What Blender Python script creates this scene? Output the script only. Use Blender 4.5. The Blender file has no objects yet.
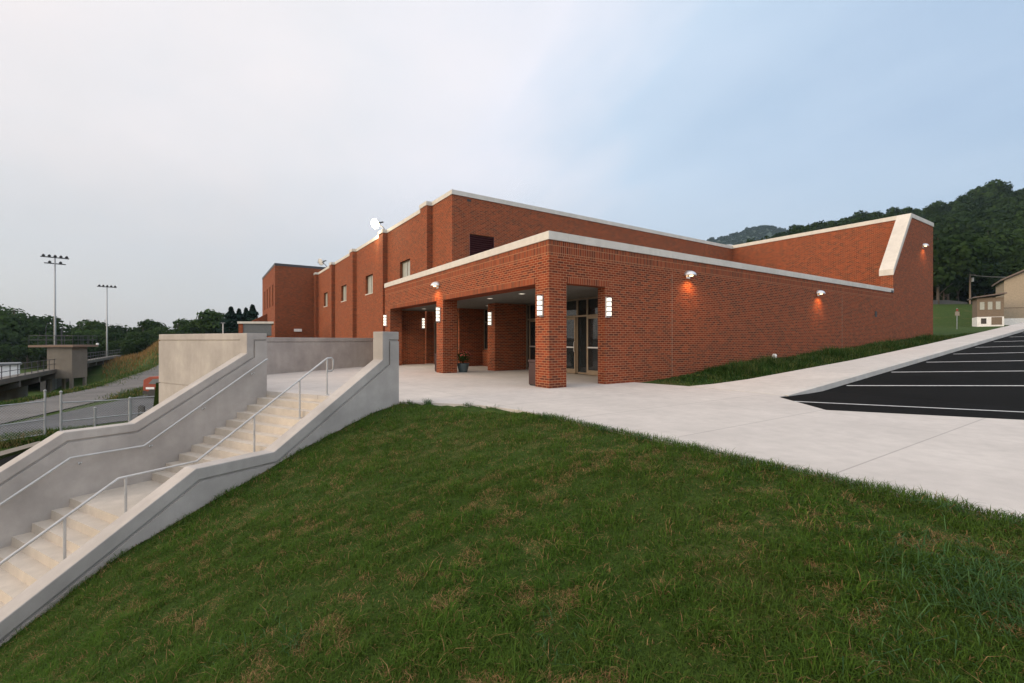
import bpy, bmesh, math, random
import numpy as np
from math import sin, cos, pi, radians as rad
random.seed(7); np.random.seed(7)
C = bpy.context.scene.collection
scene = bpy.context.scene

# ------------------------------------------------------------------ frames
# world = building frame: x along the right-hand facade, y along the left-hand facade, origin = entrance corner, z=0 plaza
F = 455.0; H = 1.3; HY = 340.0
_a = rad(56.4); R2 = (sin(_a), cos(_a)); L2 = (-R2[1], R2[0])
CU, CV = -7.575, -9.609
def cam2w(X, Y):            # metres right / ahead of the camera -> world
    return CU + X*R2[0] + Y*R2[1], CV + X*L2[0] + Y*L2[1]
def w2cam(u, v):
    du, dv = u-CU, v-CV
    return du*R2[0]+dv*L2[0], du*R2[1]+dv*L2[1]
def at(px, py, t):
    X = (px-512)/F*t
    u, v = cam2w(X, t)
    return (u, v, H+(HY-py)/F*t)
_s = rad(24.9); A2 = (cos(_s), sin(_s)); B2 = (-A2[1], A2[0]); S0 = (-4.27, -0.35)
def fS(s, b): return S0[0]+A2[0]*s+B2[0]*b, S0[1]+A2[1]*s+B2[1]*b
def toS(u, v): return (u-S0[0])*A2[0]+(v-S0[1])*A2[1], (u-S0[0])*B2[0]+(v-S0[1])*B2[1]
def stair_map(p): u, v = fS(p[0]-0.062*p[1], p[1]); return (u, v, p[2])
def smap(p): u, v = fS(p[0], p[1]); return (u, v, p[2])
def ss(a, b, x):
    if a == b: return 0.0 if x < a else 1.0
    t = min(1, max(0, (x-a)/(b-a))); return t*t*(3-2*t)
def lerp(x, xs, ys):
    if x <= xs[0]: return ys[0]
    for i in range(1, len(xs)):
        if x <= xs[i]: return ys[i-1]+(ys[i]-ys[i-1])*(x-xs[i-1])/(xs[i]-xs[i-1])
    return ys[-1]

# ------------------------------------------------------------------ materials
def newmat(name):
    m = bpy.data.materials.new(name); m.use_nodes = True
    nt = m.node_tree; b = nt.nodes['Principled BSDF']
    return m, nt, b
def N(nt, typ, **kw):
    n = nt.nodes.new(typ)
    for k, v in kw.items():
        if k in n.inputs.keys(): n.inputs[k].default_value = v
        else: setattr(n, k, v)
    return n
def mathn(nt, op, a, b=None, c=None):
    n = nt.nodes.new('ShaderNodeMath'); n.operation = op
    for i, q in enumerate((a, b, c)):
        if q is None: continue
        if isinstance(q, (int, float)): n.inputs[i].default_value = q
        else: nt.links.new(q, n.inputs[i])
    return n.outputs[0]
def mixc(nt, f, a, b, blend='MIX'):
    n = nt.nodes.new('ShaderNodeMix'); n.data_type = 'RGBA'; n.blend_type = blend
    for i, q in ((0, f), (6, a), (7, b)):
        if isinstance(q, (int, float)): n.inputs[i].default_value = q
        elif isinstance(q, tuple): n.inputs[i].default_value = (*q[:3], 1)
        else: nt.links.new(q, n.inputs[i])
    return n.outputs[2]
def ramp(nt, fac, stops):
    n = nt.nodes.new('ShaderNodeValToRGB'); e = n.color_ramp.elements
    while len(e) < len(stops): e.new(0.5)
    for i, (p, c) in enumerate(stops):
        e[i].position = p; e[i].color = (c, c, c, 1) if isinstance(c, (int, float)) else (*c, 1)
    nt.links.new(fac, n.inputs[0]); return n.outputs[0]
def noise(nt, vec, scale, detail=3, rough=.55):
    n = nt.nodes.new('ShaderNodeTexNoise'); n.inputs['Scale'].default_value = scale
    n.inputs['Detail'].default_value = detail; n.inputs['Roughness'].default_value = rough
    nt.links.new(vec, n.inputs['Vector']); return n.outputs['Fac']
def bump(nt, b, h, strength=.3, dist=.01):
    n = nt.nodes.new('ShaderNodeBump'); n.inputs['Strength'].default_value = strength
    n.inputs['Distance'].default_value = dist
    nt.links.new(h, n.inputs['Height']); nt.links.new(n.outputs[0], b.inputs['Normal'])
def geo(nt): return nt.nodes.new('ShaderNodeNewGeometry').outputs['Position']
def sepxyz(nt, v):
    n = nt.nodes.new('ShaderNodeSeparateXYZ'); nt.links.new(v, n.inputs[0]); return n.outputs
def comb(nt, x, y, z=0.0):
    n = nt.nodes.new('ShaderNodeCombineXYZ')
    for i, q in enumerate((x, y, z)):
        if isinstance(q, (int, float)): n.inputs[i].default_value = q
        else: nt.links.new(q, n.inputs[i])
    return n.outputs[0]

def plain(name, col, rough=.6, metal=0.0, var=.12, scale=6.0):
    m, nt, b = newmat(name); p = geo(nt)
    f = noise(nt, p, scale, 4)
    c = mixc(nt, ramp(nt, f, [(.3, 0.0), (.7, 1.0)]), tuple(x*(1-var) for x in col), tuple(min(1, x*(1+var)) for x in col))
    nt.links.new(c, b.inputs['Base Color'])
    b.inputs['Roughness'].default_value = rough; b.inputs['Metallic'].default_value = metal
    return m

def brick(name, soldier_bands=(), all_soldier=False, dark=1.0):
    m, nt, b = newmat(name); p = geo(nt); s = sepxyz(nt, p)
    h = mathn(nt, 'ADD', s[0], s[1])
    def tex(vec, bw, bh, off):
        t = nt.nodes.new('ShaderNodeTexBrick')
        nt.links.new(vec, t.inputs['Vector']); t.offset = off; t.offset_frequency = 2
        t.inputs['Scale'].default_value = 1; t.inputs['Brick Width'].default_value = bw; t.inputs['Row Height'].default_value = bh
        t.inputs['Mortar Size'].default_value = .0062; t.inputs['Mortar Smooth'].default_value = .15; t.inputs['Bias'].default_value = -.1
        t.inputs['Color1'].default_value = (0, 0, 0, 1); t.inputs['Color2'].default_value = (1, 1, 1, 1); t.inputs['Mortar'].default_value = (.5, .5, .5, 1)
        return t.outputs['Color'], t.outputs['Fac']
    c1, f1 = tex(comb(nt, h, s[2]), .2032, .0677, .5)
    if soldier_bands or all_soldier:
        c2, f2 = tex(comb(nt, s[2], h), .2032, .0677, 0.0)
        mask = None
        if all_soldier: c1, f1 = c2, f2
        else:
            for (z0, z1) in soldier_bands:
                g = mathn(nt, 'MULTIPLY', mathn(nt, 'GREATER_THAN', s[2], z0), mathn(nt, 'LESS_THAN', s[2], z1))
                mask = g if mask is None else mathn(nt, 'MAXIMUM', mask, g)
            c1 = mixc(nt, mask, c1, c2)
            mm = nt.nodes.new('ShaderNodeMix'); nt.links.new(mask, mm.inputs[0]); nt.links.new(f1, mm.inputs[2]); nt.links.new(f2, mm.inputs[3]); f1 = mm.outputs[0]
    bc = ramp(nt, c1, [(0.0, (.12*dark, .032*dark, .019*dark)), (.2, (.18*dark, .038*dark, .017*dark)), (.5, (.235*dark, .044*dark, .016*dark)), (.8, (.285*dark, .055*dark, .019*dark)), (1.0, (.35*dark, .082*dark, .031*dark))])
    big = noise(nt, p, .35, 4)
    bc = mixc(nt, ramp(nt, big, [(.3, 0.0), (.75, .28)]), bc, (.20*dark, .046*dark, .018*dark))
    st1 = noise(nt, comb(nt, mathn(nt, 'MULTIPLY', h, 2.2), mathn(nt, 'MULTIPLY', s[2], .25)), 1.0, 4)
    bc = mixc(nt, ramp(nt, st1, [(.52, 0.0), (.75, .30)]), bc, (.12*dark, .035*dark, .02*dark))
    eff = noise(nt, p, .9, 5, .7)
    bc = mixc(nt, ramp(nt, eff, [(.60, 0.0), (.80, .16)]), bc, (.42, .26, .18))
    fine = noise(nt, p, 40, 2)
    bc = mixc(nt, .25, bc, ramp(nt, fine, [(.3, .0), (.7, .55)]), 'MULTIPLY')
    col = mixc(nt, f1, bc, (.365*dark, .20*dark, .112*dark))
    nt.links.new(col, b.inputs['Base Color']); b.inputs['Roughness'].default_value = .9; b.inputs['Specular IOR Level'].default_value = .12
    hh = mathn(nt, 'SUBTRACT', 1.0, f1)
    bump(nt, b, hh, .35, .006)
    return m

def concrete(name, col, scale=1.0, joints=None, stain=.22, lines=None):
    m, nt, b = newmat(name); p = geo(nt); s = sepxyz(nt, p)
    n1 = noise(nt, p, .9*scale, 5, .6); n2 = noise(nt, p, 7*scale, 4, .6); n3 = noise(nt, p, 90, 2)
    streak = noise(nt, comb(nt, mathn(nt, 'MULTIPLY', s[0], 4.0), mathn(nt, 'MULTIPLY', s[1], 4.0), mathn(nt, 'MULTIPLY', s[2], .5)), 1.0, 4)
    c = mixc(nt, ramp(nt, n1, [(.3, 0.0), (.72, 1.0)]), tuple(x*(1-stain) for x in col), tuple(min(1, x*(1+stain*.55)) for x in col))
    c = mixc(nt, ramp(nt, n2, [(.35, .16), (.62, 0.0)]), c, tuple(x*.62 for x in col))
    c = mixc(nt, ramp(nt, streak, [(.42, 0.0), (.72, .32)]), c, tuple(x*.66 for x in col))
    c = mixc(nt, ramp(nt, n3, [(.3, .12), (.6, 0.0)]), c, tuple(x*.55 for x in col))
    h = n2
    if joints:
        k = None
        for (ax, off, per, w) in joints:
            f = mathn(nt, 'PINGPONG', mathn(nt, 'SUBTRACT', s[ax], off), per/2)
            g = mathn(nt, 'LESS_THAN', f, w)
            k = g if k is None else mathn(nt, 'MAXIMUM', k, g)
        c = mixc(nt, mathn(nt, 'MULTIPLY', k, .5), c, tuple(x*.35 for x in col))
        # slab to slab tone: each pour dries a little differently
        vx = mathn(nt, 'FLOOR', mathn(nt, 'DIVIDE', mathn(nt, 'SUBTRACT', s[0], joints[1][1]), joints[1][2]))
        vy = mathn(nt, 'FLOOR', mathn(nt, 'DIVIDE', mathn(nt, 'SUBTRACT', s[1], joints[0][1]), joints[0][2]))
        wn = nt.nodes.new('ShaderNodeTexWhiteNoise'); nt.links.new(comb(nt, vx, vy), wn.inputs['Vector'])
        c = mixc(nt, mathn(nt, 'MULTIPLY', wn.outputs['Value'], .12), c, tuple(x*.6 for x in col))
    nt.links.new(c, b.inputs['Base Color']); b.inputs['Roughness'].default_value = .82
    bump(nt, b, h, .18, .006)
    return m

def asphalt(name, col, streaks=True):
    m, nt, b = newmat(name); p = geo(nt)
    n1 = noise(nt, p, .5, 5); n2 = noise(nt, p, 60, 3); n3 = noise(nt, p, 3, 4)
    c = mixc(nt, ramp(nt, n1, [(.3, 0.0), (.7, 1.0)]), tuple(x*.8 for x in col), tuple(x*1.2 for x in col))
    c = mixc(nt, ramp(nt, n2, [(.45, 0.0), (.75, .35)]), c, tuple(min(1, x*2.2) for x in col))
    c = mixc(nt, ramp(nt, n3, [(.55, 0.0), (.75, .3)]), c, tuple(x*1.7 for x in col))
    nt.links.new(c, b.inputs['Base Color']); b.inputs['Roughness'].default_value = .9
    bump(nt, b, n2, .5, .01); b.inputs['Specular IOR Level'].default_value = .05
    return m

def soilgrass(name):
    m, nt, b = newmat(name); p = geo(nt)
    a = noise(nt, p, .7, 5, .6); f = noise(nt, p, 9, 5, .7); g = noise(nt, p, 70, 3)
    green = mixc(nt, ramp(nt, mathn(nt, 'ADD', mathn(nt, 'MULTIPLY', f, .5), mathn(nt, 'MULTIPLY', g, .5)), [(.35, 0.0), (.65, 1.0)]), (.016, .034, .006), (.055, .088, .016))
    straw = mixc(nt, ramp(nt, g, [(.3, 0.0), (.7, 1.0)]), (.10, .07, .03), (.22, .16, .075))
    k = mathn(nt, 'ADD', mathn(nt, 'MULTIPLY', a, .6), mathn(nt, 'MULTIPLY', f, .4))
    c = mixc(nt, ramp(nt, k, [(.54, 0.0), (.66, .5)]), green, straw)
    nt.links.new(c, b.inputs['Base Color']); b.inputs['Roughness'].default_value = .95
    b.inputs['Specular IOR Level'].default_value = .1
    bump(nt, b, g, .6, .03)
    return m

def blades(name, g0, g1, straw, amount=.5):
    m, nt, b = newmat(name); p = geo(nt)
    at_ = nt.nodes.new('ShaderNodeAttribute'); at_.attribute_name = 'tint'; t = at_.outputs['Fac']
    a = noise(nt, p, .75, 4, .6); f = noise(nt, p, 3.5, 4, .65)
    c = mixc(nt, t, g0, g1)
    c = mixc(nt, ramp(nt, f, [(.35, .45), (.6, 0.0)]), c, tuple(x*.6 for x in g0))
    k = mathn(nt, 'ADD', mathn(nt, 'ADD', mathn(nt, 'MULTIPLY', a, .62), mathn(nt, 'MULTIPLY', f, .38)), mathn(nt, 'MULTIPLY', mathn(nt, 'SUBTRACT', t, .5), .22))
    c = mixc(nt, ramp(nt, k, [(.535, 0.0), (.60, amount), (.70, min(1, amount*1.5))]), c, straw)
    nt.links.new(c, b.inputs['Base Color']); b.inputs['Roughness'].default_value = .65
    b.inputs['Specular IOR Level'].default_value = .10
    tr = nt.nodes.new('ShaderNodeBsdfTranslucent'); nt.links.new(c, tr.inputs['Color'])
    mx = nt.nodes.new('ShaderNodeMixShader'); mx.inputs[0].default_value = .25
    nt.links.new(b.outputs[0], mx.inputs[1]); nt.links.new(tr.outputs[0], mx.inputs[2])
    nt.links.new(mx.outputs[0], nt.nodes['Material Output'].inputs[0])
    return m

def lawnmat(name):
    m, nt, b = newmat(name); p = geo(nt)
    t = nt.nodes.new('ShaderNodeAttribute'); t.attribute_name = 'tint'; d = nt.nodes.new('ShaderNodeAttribute'); d.attribute_name = 'dry'
    big = noise(nt, p, .8, 3)
    c = ramp(nt, t.outputs['Fac'], [(0.0, (.036, .066, .010)), (.4, (.040, .083, .009)), (1.0, (.080, .158, .015))])
    c = mixc(nt, ramp(nt, big, [(.35, 0.0), (.65, .35)]), c, (.070, .105, .018))
    sc_ = mixc(nt, ramp(nt, noise(nt, p, 30, 2), [(.35, 0.0), (.65, 1.0)]), (.13, .075, .03), (.30, .19, .08))
    c = mixc(nt, d.outputs['Fac'], c, sc_)
    nt.links.new(c, b.inputs['Base Color']); b.inputs['Roughness'].default_value = .65; b.inputs['Specular IOR Level'].default_value = .10
    tr = nt.nodes.new('ShaderNodeBsdfTranslucent'); nt.links.new(c, tr.inputs['Color'])
    mx = nt.nodes.new('ShaderNodeMixShader'); mx.inputs[0].default_value = .25
    nt.links.new(b.outputs[0], mx.inputs[1]); nt.links.new(tr.outputs[0], mx.inputs[2]); nt.links.new(mx.outputs[0], nt.nodes['Material Output'].inputs[0])
    return m
def leaves(name, c0, c1):
    m, nt, b = newmat(name); p = geo(nt)
    oi = nt.nodes.new('ShaderNodeObjectInfo')
    at_ = nt.nodes.new('ShaderNodeAttribute'); at_.attribute_name = 'tint'
    f = noise(nt, p, .35, 3)
    k = mathn(nt, 'ADD', mathn(nt, 'MULTIPLY', at_.outputs['Fac'], .55), mathn(nt, 'MULTIPLY', ramp(nt, f, [(.3, 0.0), (.7, 1.0)]), .45))
    c = mixc(nt, k, c0, c1)
    c = mixc(nt, mathn(nt, 'MULTIPLY', oi.outputs['Random'], .45), c, tuple(x*.55 for x in c0))
    nt.links.new(c, b.inputs['Base Color']); b.inputs['Roughness'].default_value = .8
    b.inputs['Specular IOR Level'].default_value = .04
    tr = nt.nodes.new('ShaderNodeBsdfTranslucent'); nt.links.new(c, tr.inputs['Color'])
    mx = nt.nodes.new('ShaderNodeMixShader'); mx.inputs[0].default_value = .3
    nt.links.new(b.outputs[0], mx.inputs[1]); nt.links.new(tr.outputs[0], mx.inputs[2])
    nt.links.new(mx.outputs[0], nt.nodes['Material Output'].inputs[0])
    return m

def emit(name, col, strength):
    m, nt, b = newmat(name)
    b.inputs['Base Color'].default_value = (*col, 1)
    b.inputs['Emission Color'].default_value = (*col, 1); b.inputs['Emission Strength'].default_value = strength
    return m
def glass(name, tint=(.02, .025, .028), alpha=.55, rough=.03):
    m, nt, b = newmat(name)
    b.inputs['Base Color'].default_value = (*tint, 1); b.inputs['Roughness'].default_value = rough
    b.inputs['Specular IOR Level'].default_value = .8; b.inputs['Alpha'].default_value = alpha
    return m

M = {}
M['brick'] = brick('brick_wall')
M['brick_canopy'] = brick('brick_canopy', soldier_bands=[(3.594, 4.0)])
M['soldier'] = brick('brick_soldier', all_soldier=True)
M['brick_far'] = brick('brick_far', dark=.9)
M['coping'] = concrete('precast_coping', (.58, .55, .49), 1.0, stain=.12)
M['metal_coping'] = plain('metal_coping', (.62, .61, .58), .45)
M['parapet'] = concrete('cast_concrete', (.40, .365, .33), 1.0, stain=.3)
M['step'] = concrete('step_concrete', (.50, .44, .365), 1.2, stain=.2)
M['plaza'] = concrete('plaza_concrete', (.515, .475, .43), .8, joints=[(1, -7.66, 1.9, .010), (0, -2.73, 3.66, .006)], stain=.13)
M['walk'] = concrete('walk_concrete', (.52, .485, .44), .8, joints=[(1, -10, 40, .001), (0, .6, 1.52, .008)], stain=.10)
M['kerb'] = concrete('kerb_concrete', (.50, .48, .44), 1.5, stain=.18)
M['asphalt'] = asphalt('new_asphalt', (.0068, .0067, .0060))
M['old_asphalt'] = asphalt('old_asphalt', (.125, .12, .113))
M['gravel'] = asphalt('gravel_lot', (.085, .088, .09))
M['paint'] = plain('road_paint', (.60, .60, .58), .6, var=.2, scale=14)
M['soil'] = soilgrass('lawn_soil')
M['blade'] = blades('grass_blades', (.020, .055, .006), (.060, .115, .014), (.24, .165, .07), .55)
M['lawnblade'] = lawnmat('lawn_blades')
M['blade_long'] = blades('long_grass_blades', (.018, .050, .010), (.058, .12, .024), (.20, .15, .06), .3)
M['tuft'] = blades('weed_blades', (.032, .080, .024), (.080, .155, .050), (.1, .1, .05), .0)
M['steel'] = plain('galvanised_steel', (.32, .33, .33), .55, .3)
M['rail'] = plain('painted_rail', (.40, .40, .39), .45, .1)
M['darkmetal'] = plain('dark_metal', (.05, .05, .055), .5, .4)
M['alu'] = plain('bronze_aluminium', (.19, .145, .10), .45, .3)
M['soffit'] = plain('soffit_board', (.13, .127, .11), .9)
M['louver'] = plain('maroon_louvre', (.055, .012, .014), .5)
M['glass'] = glass('dark_glass')
M['winglass'] = plain('frosted_window', (.33, .34, .30), .3)
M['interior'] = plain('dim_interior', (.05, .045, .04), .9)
M['darkroom'] = plain('membrane_roof', (.25, .25, .25), .9)
M['lampglow'] = emit('sconce_glow', (1.0, .93, .80), .62)
M['downglow'] = emit('downlight_glow', (1.0, .9, .72), .7)
M['sodium'] = emit('sodium_lamp', (1.0, .60, .3), 3.0)
M['flood'] = emit('floodlight_bulb', (1.0, .86, .62), 30.0)
M['lampmetal'] = plain('brushed_lamp_metal', (.62, .62, .62), .3, .7)
M['bark'] = plain('bark', (.07, .055, .04), .9)
M['leaf'] = leaves('broad_leaves', (.007, .020, .006), (.052, .090, .022))
M['leaf2'] = leaves('broad_leaves_light', (.020, .042, .012), (.060, .100, .028))
M['needle'] = leaves('needles', (.008, .022, .016), (.022, .045, .028))
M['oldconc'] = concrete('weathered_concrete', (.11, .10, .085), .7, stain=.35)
M['block'] = concrete('block_wall', (.20, .172, .135), .7, stain=.2)
M['rust'] = plain('rusty_slab_edge', (.20, .13, .09), .8)
M['orange'] = plain('orange_paint', (.24, .038, .014), .7)
M['black'] = plain('black_plastic', (.02, .02, .02), .6)
M['white'] = plain('white_paint', (.72, .72, .70), .6)
M['siding'] = plain('tan_siding', (.29, .24, .175), .8)
M['shingle'] = plain('roof_shingle', (.13, .10, .085), .9)
M['redshut'] = plain('red_shutter', (.22, .035, .02), .6)
M['greymetal'] = plain('grey_metal_fascia', (.11, .12, .125), .5)
M['brownbin'] = plain('brown_bin', (.035, .012, .009), .6)
M['pot'] = plain('blue_grey_pot', (.06, .085, .09), .6)
M['flower'] = plain('red_blossom', (.3, .05, .03), .7)
M['wood'] = plain('weathered_wood', (.16, .12, .085), .85)
M['drygrass'] = plain('dry_tall_grass', (.30, .15, .05), .95, var=.4, scale=.6)
M['cable'] = plain('cable', (.12, .12, .12), .6)

# ------------------------------------------------------------------ mesh helper
class MB:
    def __init__(s, f=None): s.v = []; s.fc = []; s.f = f
    def add(s, vs, fs):
        o = len(s.v); s.v += [tuple(p) for p in vs]; s.fc += [tuple(o+i for i in f) for f in fs]
    def box(s, x0, x1, y0, y1, z0, z1):
        s.add([(x0,y0,z0),(x1,y0,z0),(x1,y1,z0),(x0,y1,z0),(x0,y0,z1),(x1,y0,z1),(x1,y1,z1),(x0,y1,z1)],
              [(0,3,2,1),(4,5,6,7),(0,1,5,4),(1,2,6,5),(2,3,7,6),(3,0,4,7)])
    def prism(s, poly, mk, a, b):           # poly of 2D points, mk(p, t) -> 3D
        n = len(poly); vs = [mk(p, a) for p in poly]+[mk(p, b) for p in poly]
        s.add(vs, [tuple(range(n))[::-1], tuple(range(n, 2*n))]+[(i, (i+1) % n, n+(i+1) % n, n+i) for i in range(n)])
    def tube(s, pts, r, n=8, r1=None):
        pts = [np.array(p, float) for p in pts]; k = len(pts); rings = []
        for i, p in enumerate(pts):
            d = (pts[min(i+1, k-1)]-pts[max(i-1, 0)]); d /= (np.linalg.norm(d)+1e-9)
            up = np.array([0, 0, 1.]) if abs(d[2]) < .9 else np.array([1., 0, 0])
            a = np.cross(d, up); a /= np.linalg.norm(a); b = np.cross(d, a)
            rr = r if r1 is None else r+(r1-r)*i/(k-1)
            rings.append([tuple(p+a*rr*cos(2*pi*j/n)+b*rr*sin(2*pi*j/n)) for j in range(n)])
        vs = [q for g in rings for q in g]; fs = []
        for i in range(k-1):
            for j in range(n): fs.append((i*n+j, i*n+(j+1) % n, (i+1)*n+(j+1) % n, (i+1)*n+j))
        fs += [tuple(range(n))[::-1], tuple(range((k-1)*n, k*n))]
        s.add(vs, fs)
    def lathe(s, prof, c=(0,0,0), n=16, ang=2*pi, a0=0):
        vs = []; k = len(prof); full = abs(ang-2*pi) < 1e-6; m = n if full else n+1
        for i in range(m):
            t = a0+ang*i/n
            for (r, z) in prof: vs.append((c[0]+r*cos(t), c[1]+r*sin(t), c[2]+z))
        fs = []
        for i in range(n):
            j = (i+1) % m
            for q in range(k-1): fs.append((i*k+q, j*k+q, j*k+q+1, i*k+q+1))
        s.add(vs, fs)
    def build(s, name, mat, parent=None, bevel=0, smooth=False, fix=True):
        me = bpy.data.meshes.new(name)
        vs = [s.f(p) for p in s.v] if s.f else s.v
        me.from_pydata(vs, [], s.fc); me.materials.append(M[mat] if isinstance(mat, str) else mat)
        if fix:
            bm = bmesh.new(); bm.from_mesh(me); bmesh.ops.recalc_face_normals(bm, faces=bm.faces); bm.to_mesh(me); bm.free()
        o = bpy.data.objects.new(name, me); C.objects.link(o)
        if parent:
            o.parent = parent
            o.matrix_parent_inverse = parent_inv(parent)
        if smooth:
            for p in me.polygons: p.use_smooth = True
        if bevel:
            b = o.modifiers.new('b', 'BEVEL'); b.width = bevel; b.segments = 2; b.limit_method = 'ANGLE'
        return o
from mathutils import Matrix, Vector
ROOTM = {}
def parent_inv(p):
    m = Matrix.Identity(4); q = p
    while q is not None:
        loc = Matrix.Translation(q.location) @ q.rotation_euler.to_matrix().to_4x4()
        m = loc @ m if q.parent is None else (q.matrix_parent_inverse @ loc) @ m
        q = q.parent
    return m.inverted()
def tag(o, label=None, cat=None, group=None, kind=None):
    if label: o['label'] = label
    if cat: o['category'] = cat
    if group: o['group'] = group
    if kind: o['kind'] = kind
    return o
def thing(name, label, cat, loc=(0,0,0), rz=0, group=None):
    o = bpy.data.objects.new(name, None); C.objects.link(o); o.location = loc; o.rotation_euler = (0, 0, rz)
    o.empty_display_size = .2
    return tag(o, label, cat, group)
def build_local(mb, name, mat, parent, **k):     # geometry given in the parent's own coordinates
    o = mb.build(name, mat, None, **k); o.parent = parent; return o
def copy_tree(o, parent=None):
    c = o.copy(); C.objects.link(c); c.parent = parent
    for ch in o.children: copy_tree(ch, c)
    return c

# ------------------------------------------------------------------ terrain
def u_edge(v):      # plaza edge against the lawn
    return lerp(v, [-60, -4.0, -2.65, -1.68, -.97, -.19, 3], [-2.73, -2.73, -2.80, -3.09, -3.64, -4.23, -4.5])
XE = ([-50, 0, 26.5, 31, 36, 68, 120, 300], [-15, -22, -29.8, -31.6, -33.6, -52.5, -84, -190])
def low_z(X, Y):
    z = -2.6
    e = X-lerp(Y, *XE)
    z -= 2.9*ss(-1.0, -6.5, e)*(1-ss(95, 130, Y)*.3) if e < -1 else 0
    z += 4.4*math.exp(-((X+64)/14)**2-((Y-86)/16)**2)
    return z
HA = [-.2, .1, .39, .457, .545, .633, .765, .94, 1.05, 1.3, 2.0, 4.0]
HE = [0, 2, 36, 40, 45, 50, 55, 57, 66, 70, 78, 90]
def hill_z(X, Y):
    if Y < 60: return 0.0
    a = X/Y
    E = lerp(a, HA, HE)
    t0 = 110
    base = 4.6*ss(68, 96, Y)*ss(.35, .8, a)
    k = (Y-t0)/(250-t0)
    k = max(0, k)
    if k < 1: r = k**.85
    else: r = 1-ss(1.0, 2.6, k)*.55
    return base + max(0, E-4.6)*r
def ground_z(u, v):
    X, Y = w2cam(u, v); s, b = toS(u, v)
    if b > .13 and s < (.35 if b < 4.5 else -.5):
        if b < 4.55: return -4.4+.9*ss(-6, -20, s)
        return low_z(X, Y)
    if b > 10.4+.04*max(0, s) and u < 1.5: return low_z(X, Y)
    if u < u_edge(v) and b < .15:
        d = u_edge(v)-u
        z = -lerp(d, [0, 1, 1.7, 2.95, 4.42, 5.6, 6.6, 8, 10, 14, 60, 400], [0, .09, .26, .54, .90, 1.33, 1.88, 2.65, 3.3, 3.7, 4.5, 8])
        z *= 1-.30*ss(-3, -8, v)
        return z-.008-.02*ss(0, .5, d)+.03*sin(u*1.7+v*.9)*cos(v*1.3-u*.4)*ss(0, 1, d)
    z = -.06
    if X > 0 and v < 3 and u > 0:
        if v > .15 and u < 32: pass
        elif v > -2.95: z = max(z, .0525*(min(u, 36)-3.8)-.02)
        else: z = max(z, .073*(min(u, 36)-3.65)-.24)
        if u > 36:
            zz = .0525*32.2-.02 if v > -2.95 else .073*(32.35)-.24
            z = zz+(u-36)*.032
    elif u > 36: z = 1.66+(u-36)*.032
    elif Y > 55 and u < 1.5: z = -2.6
    if u > 33 or Y > 60:
        z = min(z, 4.2) + hill_z(X, Y)
    return z

def grid_axis(lo, hi, f0, f1, step, grow):
    xs = list(np.arange(f0, f1+1e-6, step)); x = f1; d = step
    while x < hi: d *= grow; x += d; xs.append(x)
    x = f0; d = step; left = []
    while x > lo: d *= grow; x -= d; left.append(x)
    return left[::-1]+xs
gx = grid_axis(-1500, 2200, -13, 7, .2, 1.055); gy = grid_axis(-1500, 2200, -13, 4, .2, 1.055)
vs = [(x, y, ground_z(x, y)) for y in gy for x in gx]; nx = len(gx)
fs = [(j*nx+i, j*nx+i+1, (j+1)*nx+i+1, (j+1)*nx+i) for j in range(len(gy)-1) for i in range(nx-1)]
g = MB(); g.v = vs; g.fc = fs
ground = g.build('ground', 'soil', smooth=True, fix=False); tag(ground, kind='structure')

# ------------------------------------------------------------------ plaza, walk, kerb, asphalt
def fan(poly, z0, z1, name, mat, bevel=0):
    m = MB(); m.prism(poly, lambda p, t: (p[0], p[1], t), z0, z1); o = m.build(name, mat, bevel=bevel); return tag(o, kind='structure')
edge = [(-2.73, -60), (-2.73, -4.6), (-2.72, -3.7), (-2.79, -2.65), (-3.08, -1.68), (-3.63, -.97), (-4.26, -.33)]
s1 = fS(0.03, .02); s2 = fS(-.0, 4.4); s3 = fS(-.6, 9.6); s4 = fS(8.9, 11.2)
lip = [stair_map((0.0, .25, 0))[:2], stair_map((-.0, 4.45, 0))[:2]]
asp_apex = (1.96, -5.8); adir = (.553, -.833)
poly = edge + lip + [fS(-.45, 9.6), fS(8.9, 11.1), (2.0, 13.9), (8.5, 13.9), (8.5, .1), (2.0, .1), (3.55, -.02), (3.9, -2.0), (3.9, -4.25), (3.3, -4.4), asp_apex, (asp_apex[0]+adir[0]*60, asp_apex[1]+adir[1]*60)]
# split in two pieces so that the outline stays simple
plaza_poly = [(-2.73, -55)]+edge[1:]+lip+[fS(-.45, 9.6), fS(8.9, 11.1), (.7, 13.9), (8.4, 13.9), (8.4, .1), (3.2, .1), (3.3, -.0), (3.62, -1.6), (3.66, -4.28), (3.25, -4.32), asp_apex, (asp_apex[0]+adir[0]*54, asp_apex[1]+adir[1]*54), (20, -55)]
fan(plaza_poly, -.16, 0, 'plaza', 'plaza')

def walk_z(u): return max(0.0, .073*(min(u, 36)-3.65)) + max(0, u-36)*.045
def asp_z(u): return max(-.012, walk_z(u)-.13)
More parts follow.
